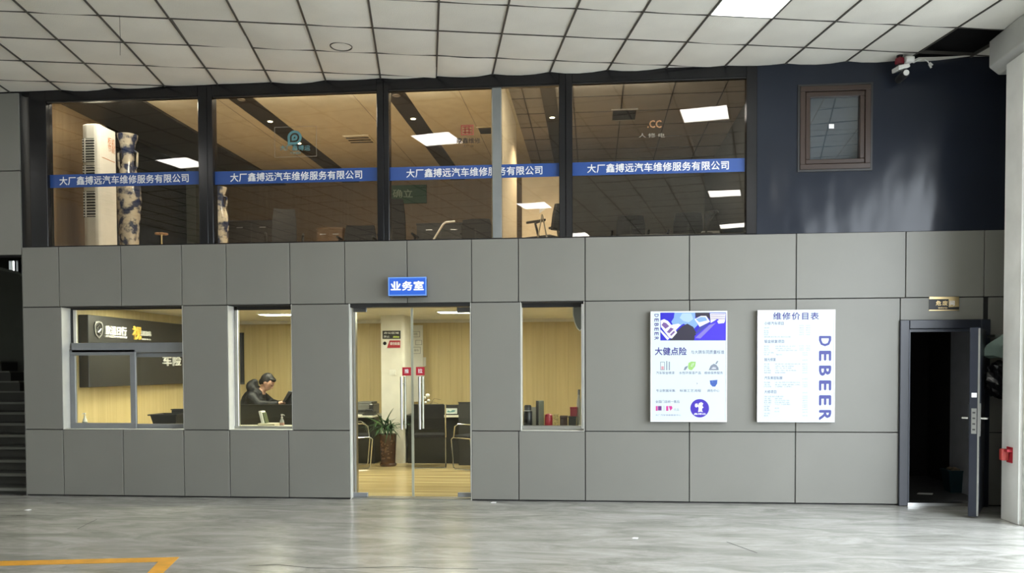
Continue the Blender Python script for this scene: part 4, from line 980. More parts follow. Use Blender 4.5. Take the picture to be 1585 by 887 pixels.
a, b = X(561.5, 3.16, 640), X(579, 3.16, 640); q = BM(); zz = Z(637, 3.16, 570)
prism(q, [Vector((a, 3.13, zt_)), Vector((a, 3.30, zt_)), Vector((a, 3.30, zz)), Vector((a, 3.13, zt_+.02))], (b-a, 0, 0)); obj('body', q, M_SATIN, t, bevel=.004); obj('handset', tube(BM(), [(a+.01, 3.22, zz), (a+.03, 3.22, zz+.02), (b-.05, 3.22, zz+.02), (b-.03, 3.22, zz)], .014, 8), M_SATIN, t)
# cantilever chairs
def cantilever(name, label, c, rz):
    t = thing(name, label, 'chair', c, 'chrome visitor chairs behind the glass door'); t.rotation_euler = (0, 0, rz); c = Vector(c)
    for s in (-1, 1):
        P = lambda x, z: c+Vector((x, s*.24, z))
        obj('side_frame', tube(BM(), [P(-.24, .95), P(-.19, .62), P(-.12, .46), P(.20, .47), P(.235, .44), P(.20, .04), P(.17, .013), P(-.22, .013)], .0095, 8), M_CHROME, t, smooth=True)
        obj('armrest', tube(BM(), [P(-.17, .66), P(.10, .67), P(.17, .63), P(.19, .47)], .0095, 8), M_CHROME, t, smooth=True)
    obj('floor_bar', tube(BM(), [c+Vector((-.22, -.24, .013)), c+Vector((-.22, .24, .013))], .0125, 8), M_CHROME, t)
    obj('seat', bx(c.x-.20, c.x+.22, c.y-.225, c.y+.225, c.z+.455, c.z+.50), M_FABBLK, t, bevel=.012)
    q = BM(); prism(q, [c+Vector((-.17, -.22, .58)), c+Vector((-.205, -.22, .58)), c+Vector((-.265, -.22, .95)), c+Vector((-.235, -.22, .95))], (0, .44, 0)); obj('backrest', q, M_FABBLK, t, bevel=.008)
    return t
cantilever('visitor_chair', 'chrome visitor chair with black seat at the left desk', (X(548, 2.7), 2.72, 0.012), 0.35)
cantilever('visitor_chair', 'chrome visitor chair in front of the right desk, near the door gap', (X(664, 2.85), 2.85, 0.012), 1.75)
cantilever('visitor_chair', 'chrome visitor chair cut off by the right edge of the door', (X(733, 2.7), 2.7, 0.012), 2.7)
# right desk
xa, xb = X(629, 3.35), X(745, 3.35); zt_ = Z(643, 3.2, 690)
t = thing('desk', 'long black desk with white top right of the pillar', 'desk', ((xa+xb)/2, 3.5, 0.012))
obj('worktop', bx(X(672, 3.2, 640), xb, 3.18, 3.95, zt_-.03, zt_), M_WTOP, t, bevel=.003); obj('worktop_dark', bx(xa, X(672, 3.2, 640), 3.2, 3.95, zt_-.03, zt_+.002), M_DESK, t)
obj('front_panel', bx(xa+.02, xb-.02, 3.32, 3.35, 0.012, zt_-.03), M_DESK, t); obj('side_panel', bx(xa+.02, xa+.05, 3.35, 3.93, .012, zt_-.03), M_DESK, t)
t = pthing('desk_screen', 'dark privacy screen standing at the right end of the right desk', 'screen', 722, 3.1, 0.012)
obj('panel', bx(X(710, 3.12, 640), X(752, 3.12, 640), 3.10, 3.14, .012, Z(623.5, 3.12, 720)), mat('dark_grey_screen', (0.035, 0.036, 0.034), 0.5), t, bevel=.004); obj('top_trim', bx(X(709.5, 3.12, 640), X(752.5, 3.12, 640), 3.095, 3.145, Z(623.5, 3.12, 720), Z(622.3, 3.12, 720)), M_SATIN, t)
t = pthing('desk_calendar', 'black framed picture display standing on the right desk', 'display', 697, 3.3, zt_)
y = 3.25; obj('case', pbox(685.5, 626.5, 709.5, 642.5, y, .03), M_SATIN, t, bevel=.004); obj('picture', pbox(688.5, 632, 707.5, 640.5, y-.003, .003), mat('pale_picture', (0.62, 0.68, 0.66), 0.4, var=.2, vs=25), t)
flat('picture_shape', [(691, 638), (694, 635), (697, 637), (701, 634.5), (705, 635), (704, 637.5), (698, 638.5)], mat('teal_print', (0.12, 0.28, 0.30), 0.5), t, y-.0032, .0008)
t = pthing('ornament', 'white orchid ornament with bare twigs on the right desk', 'ornament', 660, 3.4, zt_)
c = ORG[t]; obj('vase', lathe(BM(), [(.03, 0), (.045, .04), (.03, .10), (.018, .12)], c, 14), M_SATIN, t, smooth=True)
obj('stem', tube(BM(), [c+Vector((0, 0, .1)), c+Vector((-.02, 0, .2)), c+Vector((.0, 0, .28))], .005, 5), M_BROWN, t)
for k, (dx, dz, r_) in enumerate(((-.03, .26, .03), (.02, .30, .034), (.035, .22, .026), (-.015, .19, .024))):
    q = BM(); ball(q, c+Vector((dx, -.02, dz)), r_, .02, r_*.8, 10, 7); obj('flower', q, M_WHITE, t, smooth=True)
for k in range(4): obj('twig', tube(BM(), [c+Vector((0, 0, .1)), c+Vector((.06+.02*k, 0, .10+.05*k)), c+Vector((.10+.04*k, 0, .05+.06*k))], .003, 4), M_BROWN, t)
# potted plant
c = W(601, 724, 2.98); c.z = 0.012
t = thing('potted_plant', 'bushy long-leaved green plant in a tall brown glazed pot inside the door', 'plant', c)
ht = Z(673, 2.98, 601)
sc_ = 11.88/1244
obj('pot', lathe(BM(), [(.118, 0), (.128, .02), (.128, .03), (.108, .05), (.112, ht*.35), (.128, ht*.95), (.138, ht), (.118, ht), (.112, ht-.04)], c, 28), M_POT, t, smooth=True)
obj('soil', lathe(BM(), [(.112, ht-.045), (.06, ht-.03), (0, ht-.025)], c, 16), M_VOID, t)
q = BM(); r5 = random.Random(11)
for k in range(26):
    an = -math.pi/2+r5.uniform(-.7, .7); zz = .10+r5.random()*(ht-.2); rr = .112+.018*(zz/ht)
    p = c+Vector((math.cos(an)*rr, math.sin(an)*rr, zz)); s_ = r5.uniform(.012, .024)
    tn = Vector((-math.sin(an), math.cos(an), 0)); 
    prism(q, [p+tn*s_+Vector((0, 0, .004)), p+Vector((0, 0, s_)), p-tn*s_+Vector((0, 0, -.004)), p+Vector((0, 0, -s_*.6))], Vector((math.cos(an), math.sin(an), 0))*.006)
o = obj('relief_pattern', q, mat('bronze_relief', (0.16, 0.08, 0.035), 0.3), t)
def leaf_mesh(L_, droop, w_):
    q = BM(); n = 7; rows = []
    for k in range(n+1):
        s_ = k/n; x_ = L_*(math.sin(min(s_*droop, 2.6))/droop if droop > .05 else s_); z_ = L_*(1-math.cos(s_*droop))/droop*-1 if droop > .05 else 0
        hw = w_*(1-s_)**.6*min(1, .35+s_*3)
        rows.append([q.verts.new((x_, -hw, z_+hw*.35)), q.verts.new((x_, 0, z_)), q.verts.new((x_, hw, z_+hw*.35))])
    for a, b in zip(rows, rows[1:]):
        q.faces.new((a[0], a[1], b[1], b[0])); q.faces.new((a[1], a[2], b[2], b[1]))
    me = bpy.data.meshes.new('leaf'); q.to_mesh(me); q.free(); me.materials.append(M_PLANT)
    for p in me.polygons: p.use_smooth = True
    return me
LM = [leaf_mesh(.46, d, .017) for d in (.6, 1.1, 1.6, 2.0)]
for k in range(110):
    o = bpy.data.objects.new('leaf', LM[k % 4]); crown = r5.choice((-.055, .0, .055)) 
    fin(o, t, c+Vector((crown+r5.uniform(-.015, .015), r5.uniform(-.04, .04), ht+.03+r5.random()*.10)))
    o.rotation_euler = (r5.uniform(-.3, .3), -r5.uniform(.15, 1.25), r5.uniform(0, 6.28)); s_ = r5.uniform(.65, 1.0)*(.5 if math.sin(o.rotation_euler.z) > .25 else 1); o.scale = (s_, s_, s_)
for k, dx in enumerate((-.055, 0, .055)): obj('stem', tube(BM(), [c+Vector((dx*.7, 0, ht-.03)), c+Vector((dx, 0, ht+.12))], .016, 7), M_BROWN, t)
# store room bits
c = W(1478, 770, 1.0); c.z = 0; 
t = thing('waste_bin', 'dark blue-green bin heaped with rubbish inside the store room', 'bin', c)
hb_ = Z(731, .9, 1478); q = BM(); a = [[q.verts.new(c+Vector((sx_*w_, sy_*w_, z_))) for sx_, sy_ in ((-1, -1), (1, -1), (1, 1), (-1, 1))] for w_, z_ in ((.085, .005), (.115, hb_), (.125, hb_), (.125, hb_+.02), (.105, hb_+.02), (.08, .03))]
for r1, r2 in zip(a, a[1:]):
    for k in range(4): q.faces.new((r1[k], r1[(k+1)%4], r2[(k+1)%4], r2[k]))
q.faces.new(a[0][::-1]); q.faces.new(a[-1]); obj('body', q, mat('teal_plastic', (0.012, 0.045, 0.06), 0.4), t)
q = BM(); 
for k in range(7): ball(q, c+Vector((r5.uniform(-.07, .07), r5.uniform(-.07, .07), hb_+.005+r5.random()*.025)), .035, .03, .02, 8, 6)
obj('rubbish', q, mat('dull_cardboard', (0.25, 0.19, 0.13), 0.9, var=.3, vs=30), t)
p = FL(1432, 765); q = BM(); prism(q, [Vector((p.x-.10, p.y-.02, .002)), Vector((p.x+.06, p.y-.05, .002)), Vector((p.x+.10, p.y+.03, .004)), Vector((p.x-.05, p.y+.06, .004))], (0, 0, .006))
tag(obj('white_sheet', q, M_WHITE), 'crumpled pale sheet lying on the store room floor', 'paper')
for k, (px, py, lb) in enumerate(((43, 790, 'tiny white paper scrap on the floor near the stairs'), (764, 778.5, 'tiny white paper scrap on the floor right of the glass door'), (983, 834, 'tiny white paper scrap in the middle of the right floor'))):
    p = FL(px, py); q = BM(); prism(q, [Vector((p.x-.03, p.y-.01, .001)), Vector((p.x+.02, p.y-.02, .001)), Vector((p.x+.03, p.y+.015, .003)), Vector((p.x-.01, p.y+.02, .003))], (0, 0, .006)); tag(obj('paper_scrap', q, M_TEXT), lb, 'paper', 'paper scraps on the concrete floor')
# ================================================================== UPSTAIRS ROOMS
UF, UC, UY = 2.85, 4.80, 5.2
struct('floor_upstairs', bx(-6.66, 4.3, 0.19, UY+.1, 2.42, UF), mat('brown_wood_floor', (0.36, 0.27, 0.18), 0.4), 'floor of the upstairs rooms')
uc = bpy.data.objects.new('ceiling_upstairs', None); fin(uc, None, Vector((-2, 2.5, UC))); tag(uc, 'tan upstairs ceiling with dark stripes carrying downlights', kind='structure')
xs1 = -5.50
obj('slab', bx(xs1, -1.0, 0.12, UY, UC, UC+.08), M_TAN, uc)
obj('dark_slab', bx(-6.66, xs1, 0.12, UY, UC-.03, UC+.08), mat('dark_glossy_ceiling', (0.03, 0.028, 0.025), 0.3), uc)
M_STRIPE = mat('dark_ceiling_stripe', (0.035, 0.030, 0.026), 0.4)
def cx_at(px, py):   # where a pixel meets the upstairs ceiling
    return CE(px, py, UC)
sl = []
for p0, p1, q0, q1 in (((359, 149), (395, 149), (493, 260), (524, 260)), ((604.7, 149), (636, 149), (676.6, 255.5), (701, 255.5))):
    a, b, c_, d_ = (cx_at(*k) for k in (p0, p1, q0, q1)); x0 = (a.x+c_.x)/2; x1 = (b.x+d_.x)/2
    obj('stripe', bx(x0, x1, 0.13, UY, UC-.006, UC), M_STRIPE, uc); sl.append((x0+x1)/2)
a = cx_at(848, 200); b = cx_at(868, 200); obj('stripe', bx(a.x, b.x, 0.13, UY, UC-.006, UC), M_STRIPE, uc); sl.append((a.x+b.x)/2)
struct('ceiling_meeting_room', bx(-1.0, 4.3, 0.12, UY, UC, UC+.08), M_GREYC, 'grey tiled ceiling of the right upstairs room')
gb = bpy.data.objects['ceiling_meeting_room']
for k in range(9): obj('grid_bar', bx(-0.85+.6*k, -0.835+.6*k, 0.13, UY, UC-.004, UC), M_STRIPE, gb)
for k in range(8): obj('grid_bar', bx(-1.0, 4.3, 0.45+.6*k, 0.463+.6*k, UC-.004, UC), M_STRIPE, gb)
for k, xx in enumerate((-4.6, -2.9, -1.6)):
    obj('seam', bx(xx, xx+.008, 0.13, UY, UC-.002, UC), M_GREYC, uc)
struct('wall_upstairs_left', bx(-6.70, -6.56, 0.19, UY, UF, UC), M_WOODUP, 'brown wood wall at the left of the upstairs rooms')
ub = BM(); box(ub, -6.56, -1.1, UY, UY+.1, UF, UC); struct('wall_upstairs_back', ub, M_WOODUP, 'brown wood back wall upstairs')
struct('wall_upstairs_back_right', bx(-1.1, 4.3, UY, UY+.1, UF, UC), mat('dim_taupe_wall', (0.17, 0.16, 0.14), 0.8), 'grey back wall of the right upstairs room')
struct('wall_upstairs_right', bx(1.90, 1.96, 0.19, UY, UF, UC), mat('dim_grey_wall', (0.06, 0.06, 0.06), 0.7), 'right side wall of the upstairs room')
px_ = X(776, .25, 260)
struct('wall_upstairs_partition', bx(px_-.10, px_, 0.14, 2.1, UF, UC), M_BEIGE, 'beige partition between two upstairs rooms')
bp = BM(); x1 = X(292, 4.4, 330); box(bp, -6.5, x1, 4.4, 4.46, UF, UC-.03)
struct('wall_upstairs_black', bp, mat('gloss_black_panel', (0.012, 0.012, 0.013), 0.2), 'black glossy panel wall behind the air conditioner')
struct('wall_upstairs_left_black', bx(-6.56, -6.53, 1.5, 4.4, UF, UC-.03), MATS['gloss_black_panel'], 'black glossy panelling along the left upstairs wall')
struct('wall_beige_niche', bx(px_+.0, X(885, 2.9, 330), 2.9, 2.96, UF, 4.36), M_BEIGE, 'lit beige wall behind the pale mullion')
def uplight(label, c): 
    return panel_light('upstairs_light', label, (c.x, c.y, UC-.03 if c.x < xs1 else UC), .62, .62, E_UP, 'panel lights in the upstairs ceiling')
def added_linear_light(label, x0, x1):  # lamps added above the headers, out of view, to light these rooms
    t = thing('added_linear_light', label, 'ceiling light', ((x0+x1)/2, .38, 4.735), 'added linear lights above the upper windows')
    obj('diffuser', bx(x0, x1, .34, .42, 4.735, 4.765), E_UP, t); obj('housing', bx(x0-.01, x1+.01, .335, .425, 4.765, 4.775), M_WHITE, t)
    for x in (x0+.2, x1-.2): obj('hanger', bx(x-.01, x+.01, .37, .39, 4.775, UC), M_STEEL, t)
added_linear_light('added long slim light above the second upper window, hidden by its header', -4.3, -1.6); added_linear_light('added long slim light above the rightmost large upper window, hidden by its header', -.6, .9)
added_linear_light('added long slim light above the leftmost upper window, hidden by its header', -6.2, -5.0)
def spot(label, px, py, x, lit=True):
    c = CE(px, py, UC-.006); c.x = x
    t = thing('downlight', label, 'downlight', c, 'downlights in the dark ceiling stripes')
    obj('ring', lathe(BM(), [(.03, 0), (.045, 0), (.05, -.006), (.038, -.012), (.03, -.008)], c, 20), M_STEEL, t); obj('lens', lathe(BM(), [(.0, -.002), (.030, -.002), (.030, -.008), (0, -.009)], c, 16), E_SPOT if lit else M_STEEL, t)
    if lit:
        ld = bpy.data.lights.new('downlight_beam', 'SPOT'); ld.energy = 90; ld.color = (1.0, .90, .72); ld.spot_size = 2.0; ld.spot_blend = .6; ld.shadow_soft_size = .03
        lo = bpy.data.objects.new('downlight_beam', ld); fin(lo, t, Vector((c.x, c.y, c.z-.02)))
spot('lit downlight in the stripe of the second upper window', 428, 187, sl[0]); spot('unlit downlight near the top of the second upper window', 385, 153, sl[0], False); spot('lit downlight behind the teal emblem', 465, 221, sl[0])
spot('lit downlight in the stripe of the third upper window', 645, 183, sl[1]); spot('unlit downlight near the top of the third upper window', 620, 147, sl[1], False); spot('lit downlight beside the frame right of the pale mullion', 861, 181, sl[2])
t = thing('air_vent', 'slatted ceiling vent at the right of the second upper window', 'vent', CE(556, 215, UC), 'ceiling vents upstairs')
c = ORG[t]; obj('frame', frame_h((c.x, c.y), .34, .34, UC), M_TAN, t)
for k in range(6): obj('slat', bx(c.x-.17, c.x+.17, c.y-.15+k*.058, c.y-.12+k*.058, UC-.012, UC-.004), M_STRIPE if k % 2 else M_TAN, t)
c = CE(966, 177, UC); t = thing('air_vent', 'dark square ceiling vent in the rightmost large upper window', 'vent', c, 'ceiling vents upstairs')
obj('frame', frame_h((c.x, c.y), .30, .42, UC), M_GREYC, t); obj('grille', bx(c.x-.15, c.x+.15, c.y-.21, c.y+.21, UC-.01, UC), M_VOID, t)
c = CE(753, 210); c.z = UC; t = thing('air_vent', 'small dark ceiling vent left of the pale mullion', 'vent', c, 'ceiling vents upstairs')
obj('frame', frame_h((c.x, c.y), .20, .30, UC), M_TAN, t); obj('grille', bx(c.x-.10, c.x+.10, c.y-.15, c.y+.15, UC-.01, UC), M_STRIPE, t)
# air conditioner tower
y = .45; a, b = X(126.5, y, 280), X(153.6, y, 280); zt_ = Z(191, y, 150)
t = thing('air_conditioner', 'tall white floor standing air conditioner in the leftmost upper window', 'air conditioner', ((a+b)/2, y+.18, UF))
wv = b-a; pts = [Vector((a, y+.03, UF)), Vector((a+wv*.28, y, UF)), Vector((a+wv*.8, y, UF)), Vector((b-.01, y+.015, UF)), Vector((b, y+.05, UF)), Vector((b, y+.36, UF)), Vector((a, y+.36, UF))]
obj('body', prism(BM(), pts, (0, 0, zt_-UF)), mat('ivory_plastic', (0.82, 0.81, 0.75), 0.35), t, bevel=.012)
for z0, z1 in ((214, 251), (256, 289), (296, 336)):
    za, zb_ = Z(z1, y, 140), Z(z0, y, 140); x0, x1 = X(129, y, 280), X(147, y, 280)
    g2 = obj('louvre_recess', bx(x0, x1, y-.002, y+.008, za, zb_), M_VOID, t)
    n = int((zb_-za)/.032)
    for k in range(n): obj('louvre', bx(x0, x1, y-.012, y-.001, za+(k+.5)*(zb_-za)/n-.006, za+(k+.5)*(zb_-za)/n+.006), M_WHITE, g2)
    obj('louvre_divider', bx(x0+.025, x0+.036, y-.014, y-.002, za, zb_), M_WHITE, g2)
def ac_text(body, q0, q1, p0, p1):
    lo, hi = SW(q0, p1, b+.001), SW(q1, p0, b+.001)
    text('lettering', body, mat('orange_print', (0.55, 0.18, 0.05), 0.5), t, (b+.0005, lo.y, lo.z), (0, hi.y-lo.y, 0), (0, 0, hi.z-lo.z), ext=.001)
ac_text('柜机', 167, 178, 216.5, 225); ac_text('节能', 167, 178, 229, 234)
zl_ = SW(168, 247.5, b).z; obj('label_line', bx(b, b+.002, y+.07, y+.33, zl_-.004, zl_+.004), mat('orange_print', (0.55, 0.18, 0.05), 0.5), t)
# porcelain vases
def porcelain():
    m = mat('blue_white_porcelain', (0.5, 0.46, 0.38), 0.15, var=.0, vs=5)
    n = m.node_tree.nodes; l = m.node_tree.links
    nz = [k for k in n if k.type == 'TEX_NOISE'][0]; rp = [k for k in n if k.type == 'VALTORGB'][0]
    nz.inputs['Scale'].default_value = 9; nz.inputs['Detail'].default_value = 5
    rp.color_ramp.elements[0].position = .44; rp.color_ramp.elements[1].position = .54
    rp.color_ramp.elements[0].color = (0.02, 0.03, 0.075, 1); rp.color_ramp.elements[1].color = (0.50, 0.45, 0.36, 1); return m
M_PORC = porcelain()
def vase(label, px, y, pyt, r):
    c = Vector((X(px, y, 300), y, UF)); h = Z(pyt, y, px)-UF
    t = thing('floor_vase', label, 'vase', c, 'tall blue and white floor vases')
    obj('body', lathe(BM(), [(r*.62, 0), (r*.70, h*.04), (r*.78, h*.25), (r*1.0, h*.50), (r*.98, h*.60), (r*.70, h*.71), (r*.50, h*.78), (r*.50, h*.86), (r*.62, h*.93)], c, 28), M_PORC, t, smooth=True)
    obj('neck_lip', lathe(BM(), [(r*.60, h*.925), (r*.78, h*.975), (r*.82, h), (r*.74, h), (r*.5, h*.93)], c, 28), M_PORC, t, smooth=True)
    for s in (-1, 1): obj('handle', tube(BM(), [c+Vector((s*r*.5, 0, h*.88)), c+Vector((s*r*.85, 0, h*.86)), c+Vector((s*r*.80, 0, h*.76)), c+Vector((s*r*.62, 0, h*.73))], .014, 7), M_PORC, t, smooth=True)
vase('tall blue and white porcelain vase beside the air conditioner', 199, 1.15, 209, .155)
vase('blue and white porcelain vase half hidden by the frame of the second upper window', 340, 1.15, 290, .11)
t = thing('flower_lamp', 'small glowing flower ornament on the dark floor by the black wall', 'ornament', (X(250, 2.2, 368), 2.2, UF)); c = ORG[t]; zt_ = Z(362, 2.2, 250)
obj('stem', tube(BM(), [c, c+Vector((0, 0, zt_-UF))], .012, 6), M_GOLD, t)
for k in range(6): q = BM(); ball(q, (c.x+.06*math.cos(k*1.05), 2.2+.06*math.sin(k*1.05), zt_), .04, .04, .015, 8, 6); obj('petal', q, mat('warm_petal', (0.7, 0.45, 0.25), 0.4), t)
# seating and desks
swivel('executive_chair', 'black high-backed chair at the left of the second upper window', (X(440, 2.9, 340), 2.9, UF), -1.2, 0.46, M_FABBLK, hback=Z(318, 2.9, 440)-UF-0.52, wback=0.36, group='black chairs upstairs')
swivel('executive_chair', 'black chair close to the frame between second and third upper windows', (X(552, 3.3, 340), 3.3, UF), -1.5, 0.46, M_FABBLK, hback=Z(344, 3.3, 552)-UF-0.52, wback=0.5, group='black chairs upstairs')
swivel('executive_chair', 'tall black chair at the left of the third upper window', (X(616, 3.2, 340), 3.2, UF), 1.5, 0.46, M_FABBLK, hback=Z(315, 3.2, 616)-UF-0.52, wback=0.38, group='black chairs upstairs')
swivel('executive_chair', 'low black chair left of the pale mullion', (X(746, 3, 340), 3, UF), 1.4, 0.42, M_FABBLK, hback=Z(345, 3, 746)-UF-0.48, wback=0.46, group='black chairs upstairs')
swivel('executive_chair', 'black armchair in front of the lit beige wall', (X(846, 2.2, 340), 2.2, UF), 2.6, 0.42, M_FABBLK, hback=Z(322, 2.2, 846)-UF-0.48, wback=0.4, group='black chairs upstairs')
def sideboard(name, label, cat, px0, px1, pyt, y, dep, m, m2=None):
    a, b, z = X(px0, y, 350), X(px1, y, 350), Z(pyt, y, (px0+px1)/2); t = thing(name, label, cat, ((a+b)/2, y+dep/2, UF))
    obj('body', bx(a, b, y, y+dep, UF, z-.03), m, t); obj('top', bx(a-.01, b+.01, y-.01, y+dep, z-.03, z), m2 or m, t, bevel=.004)
    n = max(2, int((b-a)/.5))
    for k in range(n): d_ = obj('door', bx(a+(b-a)*k/n+.008, a+(b-a)*(k+1)/n-.008, y-.012, y-.001, UF+.05, z-.05), m, t); obj('handle', bx(a+(b-a)*(k+.5)/n-.05, a+(b-a)*(k+.5)/n+.05, y-.022, y-.012, z-.12, z-.11), M_STEEL, d_)
    return t
sideboard('sideboard', 'long dark sideboard low in the second upper window', 'cabinet', 354, 425, 341, 3.6, .5, mat('dark_brown_wood', (0.035, 0.028, 0.022), 0.4))
sideboard('low_cabinet', 'tan low cabinet between the black chairs of the second upper window', 'cabinet', 490, 530, 352, 4.2, .4, mat('tan_wood', (0.25, 0.16, 0.085), 0.5))
sideboard('file_cabinet', 'dark cabinet low in the third upper window', 'cabinet', 645, 722, 345, 4.2, .5, mat('dark_grey_cabinet', (0.06, 0.06, 0.058), 0.5))
t = thing('green_sign', 'dark green sign with pale characters low in the third upper window', 'sign', W(632, 314, UY-.03)); obj('board', pbox(605, 287, 660, 314, UY-.04, .035), mat('green_board', (0.02, 0.085, 0.04), 0.5), t)
ptext('lettering', '确立', mat('pale_green_print', (0.35, 0.45, 0.33), 0.5), t, 608, 293, 639, 306, UY-.042, bold=.01)
y = 1.2; t = thing('bent_lamp', 'bent white metal lamp arm rising left of the pale mullion', 'lamp', (X(668, y, 370), y, UF))
obj('arm', tube(BM(), [(X(668, y, 370), y, UF), W(671, 371, y), W(686, 347, y), W(690, 344, y), W(704, 342.5, y)], .012, 8), mat('white_enamel', (0.75, 0.75, 0.70), 0.3), t, smooth=True); obj('base', lathe(BM(), [(.10, 0), (.10, .015), (.02, .03)], ORG[t], 16), M_WHITE, t)
t = thing('white_sheet', 'small white triangle on a stand beside the black armchair', 'paper', W(839, 327, 1.45)); q = BM(); prism(q, [W(835, 319, 1.45), W(846, 322, 1.45), W(835, 330, 1.45)], (0, .01, 0)); obj('sheet', q, M_WHITE, t)  # small white triangle held up on two thin legs
tp = BM(); o0 = Vector((X(839, 1.47, 340), 1.48, UF))
for dx in (-.12, .12): tube(tp, [o0+Vector((0, 0, Z(331, 1.45, 840)-UF)), o0+Vector((dx, .08, 0))], .009, 6)
obj('stand', tp, M_STEEL, t)
sideboard('work_desk', 'dark desk low in the rightmost large upper window', 'desk', 960, 1150, 362, .75, .5, mat('dark_grey_cabinet', (0.06, 0.06, 0.058), 0.5))
zt_ = Z(362, .75, 1055)+.002
y = .92; t = thing('computer_monitor', 'dark computer monitor at the lower right of the rightmost large upper window', 'monitor', (X(1134, y, 350), y+.1, zt_))
obj('case', pbox(1116, 344, 1153, 361, y, .04), M_SATIN, t, bevel=.006); obj('screen', pbox(1120, 347, 1150, 359, y-.003, .003), mat('dark_blue_screen', (0.02, 0.03, 0.05), 0.15), t); obj('stand', bx(X(1130, y, 350), X(1138, y, 350), y+.04, y+.12, zt_, zt_+.1), M_SATIN, t)
y = .92; t = thing('reflection_bars', 'white bars added for a hall lamp reflection beside the computer monitor', 'paper', (X(1100, y, 358), y+.1, zt_)); 
for k in range(4): obj('reflection_bar', bx(X(1085+k*.6, y, 358), X(1115-k*.4, y, 358), y, y+.15, zt_+k*.014, zt_+k*.014+.012), M_WHITE, t)  # white bars added as the pane's reflection of a hall lamp
t = thing('desk_lamp', 'black jointed desk lamp in front of the white reflection bars', 'lamp', (X(1092, .86, 350), .86, zt_))
obj('arm', tube(BM(), [Vector((X(1092, .86, 350), .86, zt_)), W(1096, 345, .86), W(1108, 328, .86)], .012, 7), M_SATIN, t); obj('head', tube(BM(), [W(1091, 332, .86), W(1109, 327, .86), W(1112, 329, .86)], [.03, .022, .012], 8), M_SATIN, t); obj('base', lathe(BM(), [(.09, 0), (.09, .015), (.015, .025)], ORG[t], 16), M_SATIN, t)
for k, (px, lb) in enumerate(((975, 'black office chair at the left of the desk in the rightmost large window'), (1062, 'black office chair at the middle of the desk in the rightmost large window'))):
    swivel('executive_chair', lb, (X(px, 3.3, 340), 3.3, UF), 1.57, .46, M_FABBLK, hback=Z(340-5*k, 3.3, px)-UF-.52, wback=.42, group='black chairs upstairs')
t = thing('reflection_slab', 'white slab on a black stand, added for a hall lamp reflection, at the left edge of the rightmost large upper window', 'tray', (X(900, 1.0, 372), 1.0, UF)); z = Z(368, 1.0, 900)
obj('tray', bx(X(886, 1.0, 372), X(912, 1.0, 372), .9, 1.2, z-.02, z), mat('white_enamel', (0.75, 0.75, 0.70), 0.3), t, bevel=.006); obj('stand', lathe(BM(), [(.10, 0), (.10, .02), (.02, .03), (.02, z-UF-.02)], ORG[t], 14), M_SATIN, t)  # slab and stand added in place of a hall lamp's reflection
# company strips and emblems on the upper panes
NAME = '大厂鑫搏远汽车维修服务有限公司'
for n, (x0, x1, yt, yb, tx0, tx1, lb) in {4: (70.5, 310, 268, 288.3, 92, 292, 'leftmost'), 5: (330.5, 584, 262.5, 283, 356.5, 560.5, 'second'), 6: (602.5, 866, 255.8, 276.5, 629, 839.5, 'third'), 7: (884, 1152.5, 248.2, 269, 909, 1128, 'rightmost')}.items():
    y = .054; xm = (x0+x1)/2
    a, b = X(x0, y, 268), X(x1, y, 268); zt_, zb_ = Z(yt, y, xm), Z(yb, y, xm)
    a = max(a, UP[n][0]+.001); b = min(b, UP[n][1]-.001)
    t = thing('company_sign', 'blue strip with the white company name across the %s large upper window' % lb, 'sign', ((a+b)/2, y, zb_), 'blue company name strips on the upper windows')
    obj('strip', bx(a, b, y-.002, y, zb_, zt_), M_BLUE, t)
    h = zt_-zb_; u0, u1 = X(tx0, y, 268), X(tx1, y, 268)
    text('lettering', NAME, M_TEXT, t, (u0, y-.0022, zb_+h*.18), (u1-u0, 0, 0), (0, 0, h*.66), bold=.014, ext=.001, spacing=1.04)
M_TEAL = mat('teal_print', (0.12, 0.50, 0.46), 0.5, var=.02); M_FAINT = mat('faint_print', (0.30, 0.27, 0.22), 0.6)
def emblem(name, label, px, py, y=.053): return thing(name, label, 'sticker', W(px, py, y))
t = emblem('window_emblem', 'teal round emblem with lettering on the second upper window', 456, 243)
y = .0535
a_ = W(456, 213, y); ra = (X(467, y, 213)-X(445, y, 213))/2
q = BM(); pts = []
for k in range(40):
    an = 2*math.pi*k/40; r = ra*(1.0 if not (math.pi < an < 1.5*math.pi) else 1.0)
    pts.append((r*math.cos(an), r*math.sin(an)*.96))
pts = [p if not (p[0] < 0 and p[1] < -0.3*ra) else (-ra*.96, max(p[1], -ra)) for p in pts]
def ringmesh(pts, s_in, y, c):
    q = BM(); n = len(pts); o_ = [q.verts.new((c.x+u, y, c.z+v)) for u, v in pts]; i_ = [q.verts.new((c.x+u*s_in, y, c.z+v*s_in)) for u, v in pts]
    for k in range(n): q.faces.new((o_[k], o_[(k+1)%n], i_[(k+1)%n], i_[k]))
    r = bmesh.ops.extrude_face_region(q, geom=list(q.faces))
    for v in r['geom']:
        if isinstance(v, bmesh.types.BMVert): v.co.y -= .001
    return q
obj('ring', ringmesh(pts, .66, y, a_), M_TEAL, t); obj('inner_ring', ringmesh([(u*.42, v*.42) for u, v in pts], .3, y, a_), M_TEAL, t)
ptext('lettering', '大厂鑫搏运', M_TEAL, t, 433.5, 224.5, 480, 233, y, bold=.01, ext=.0008); ptext('lettering', '汽车维修', M_TEAL, t, 449, 234.8, 466, 239, y, ext=.0008)
obj('outline', frame4(BM(), X(425, y, 220), X(490, y, 220), Z(243, y, 456), Z(196, y, 456), .004, y-.001, y), M_FAINT, t)
t = emblem('window_emblem', 'red seal with dark lettering on the third upper window', 722, 227)
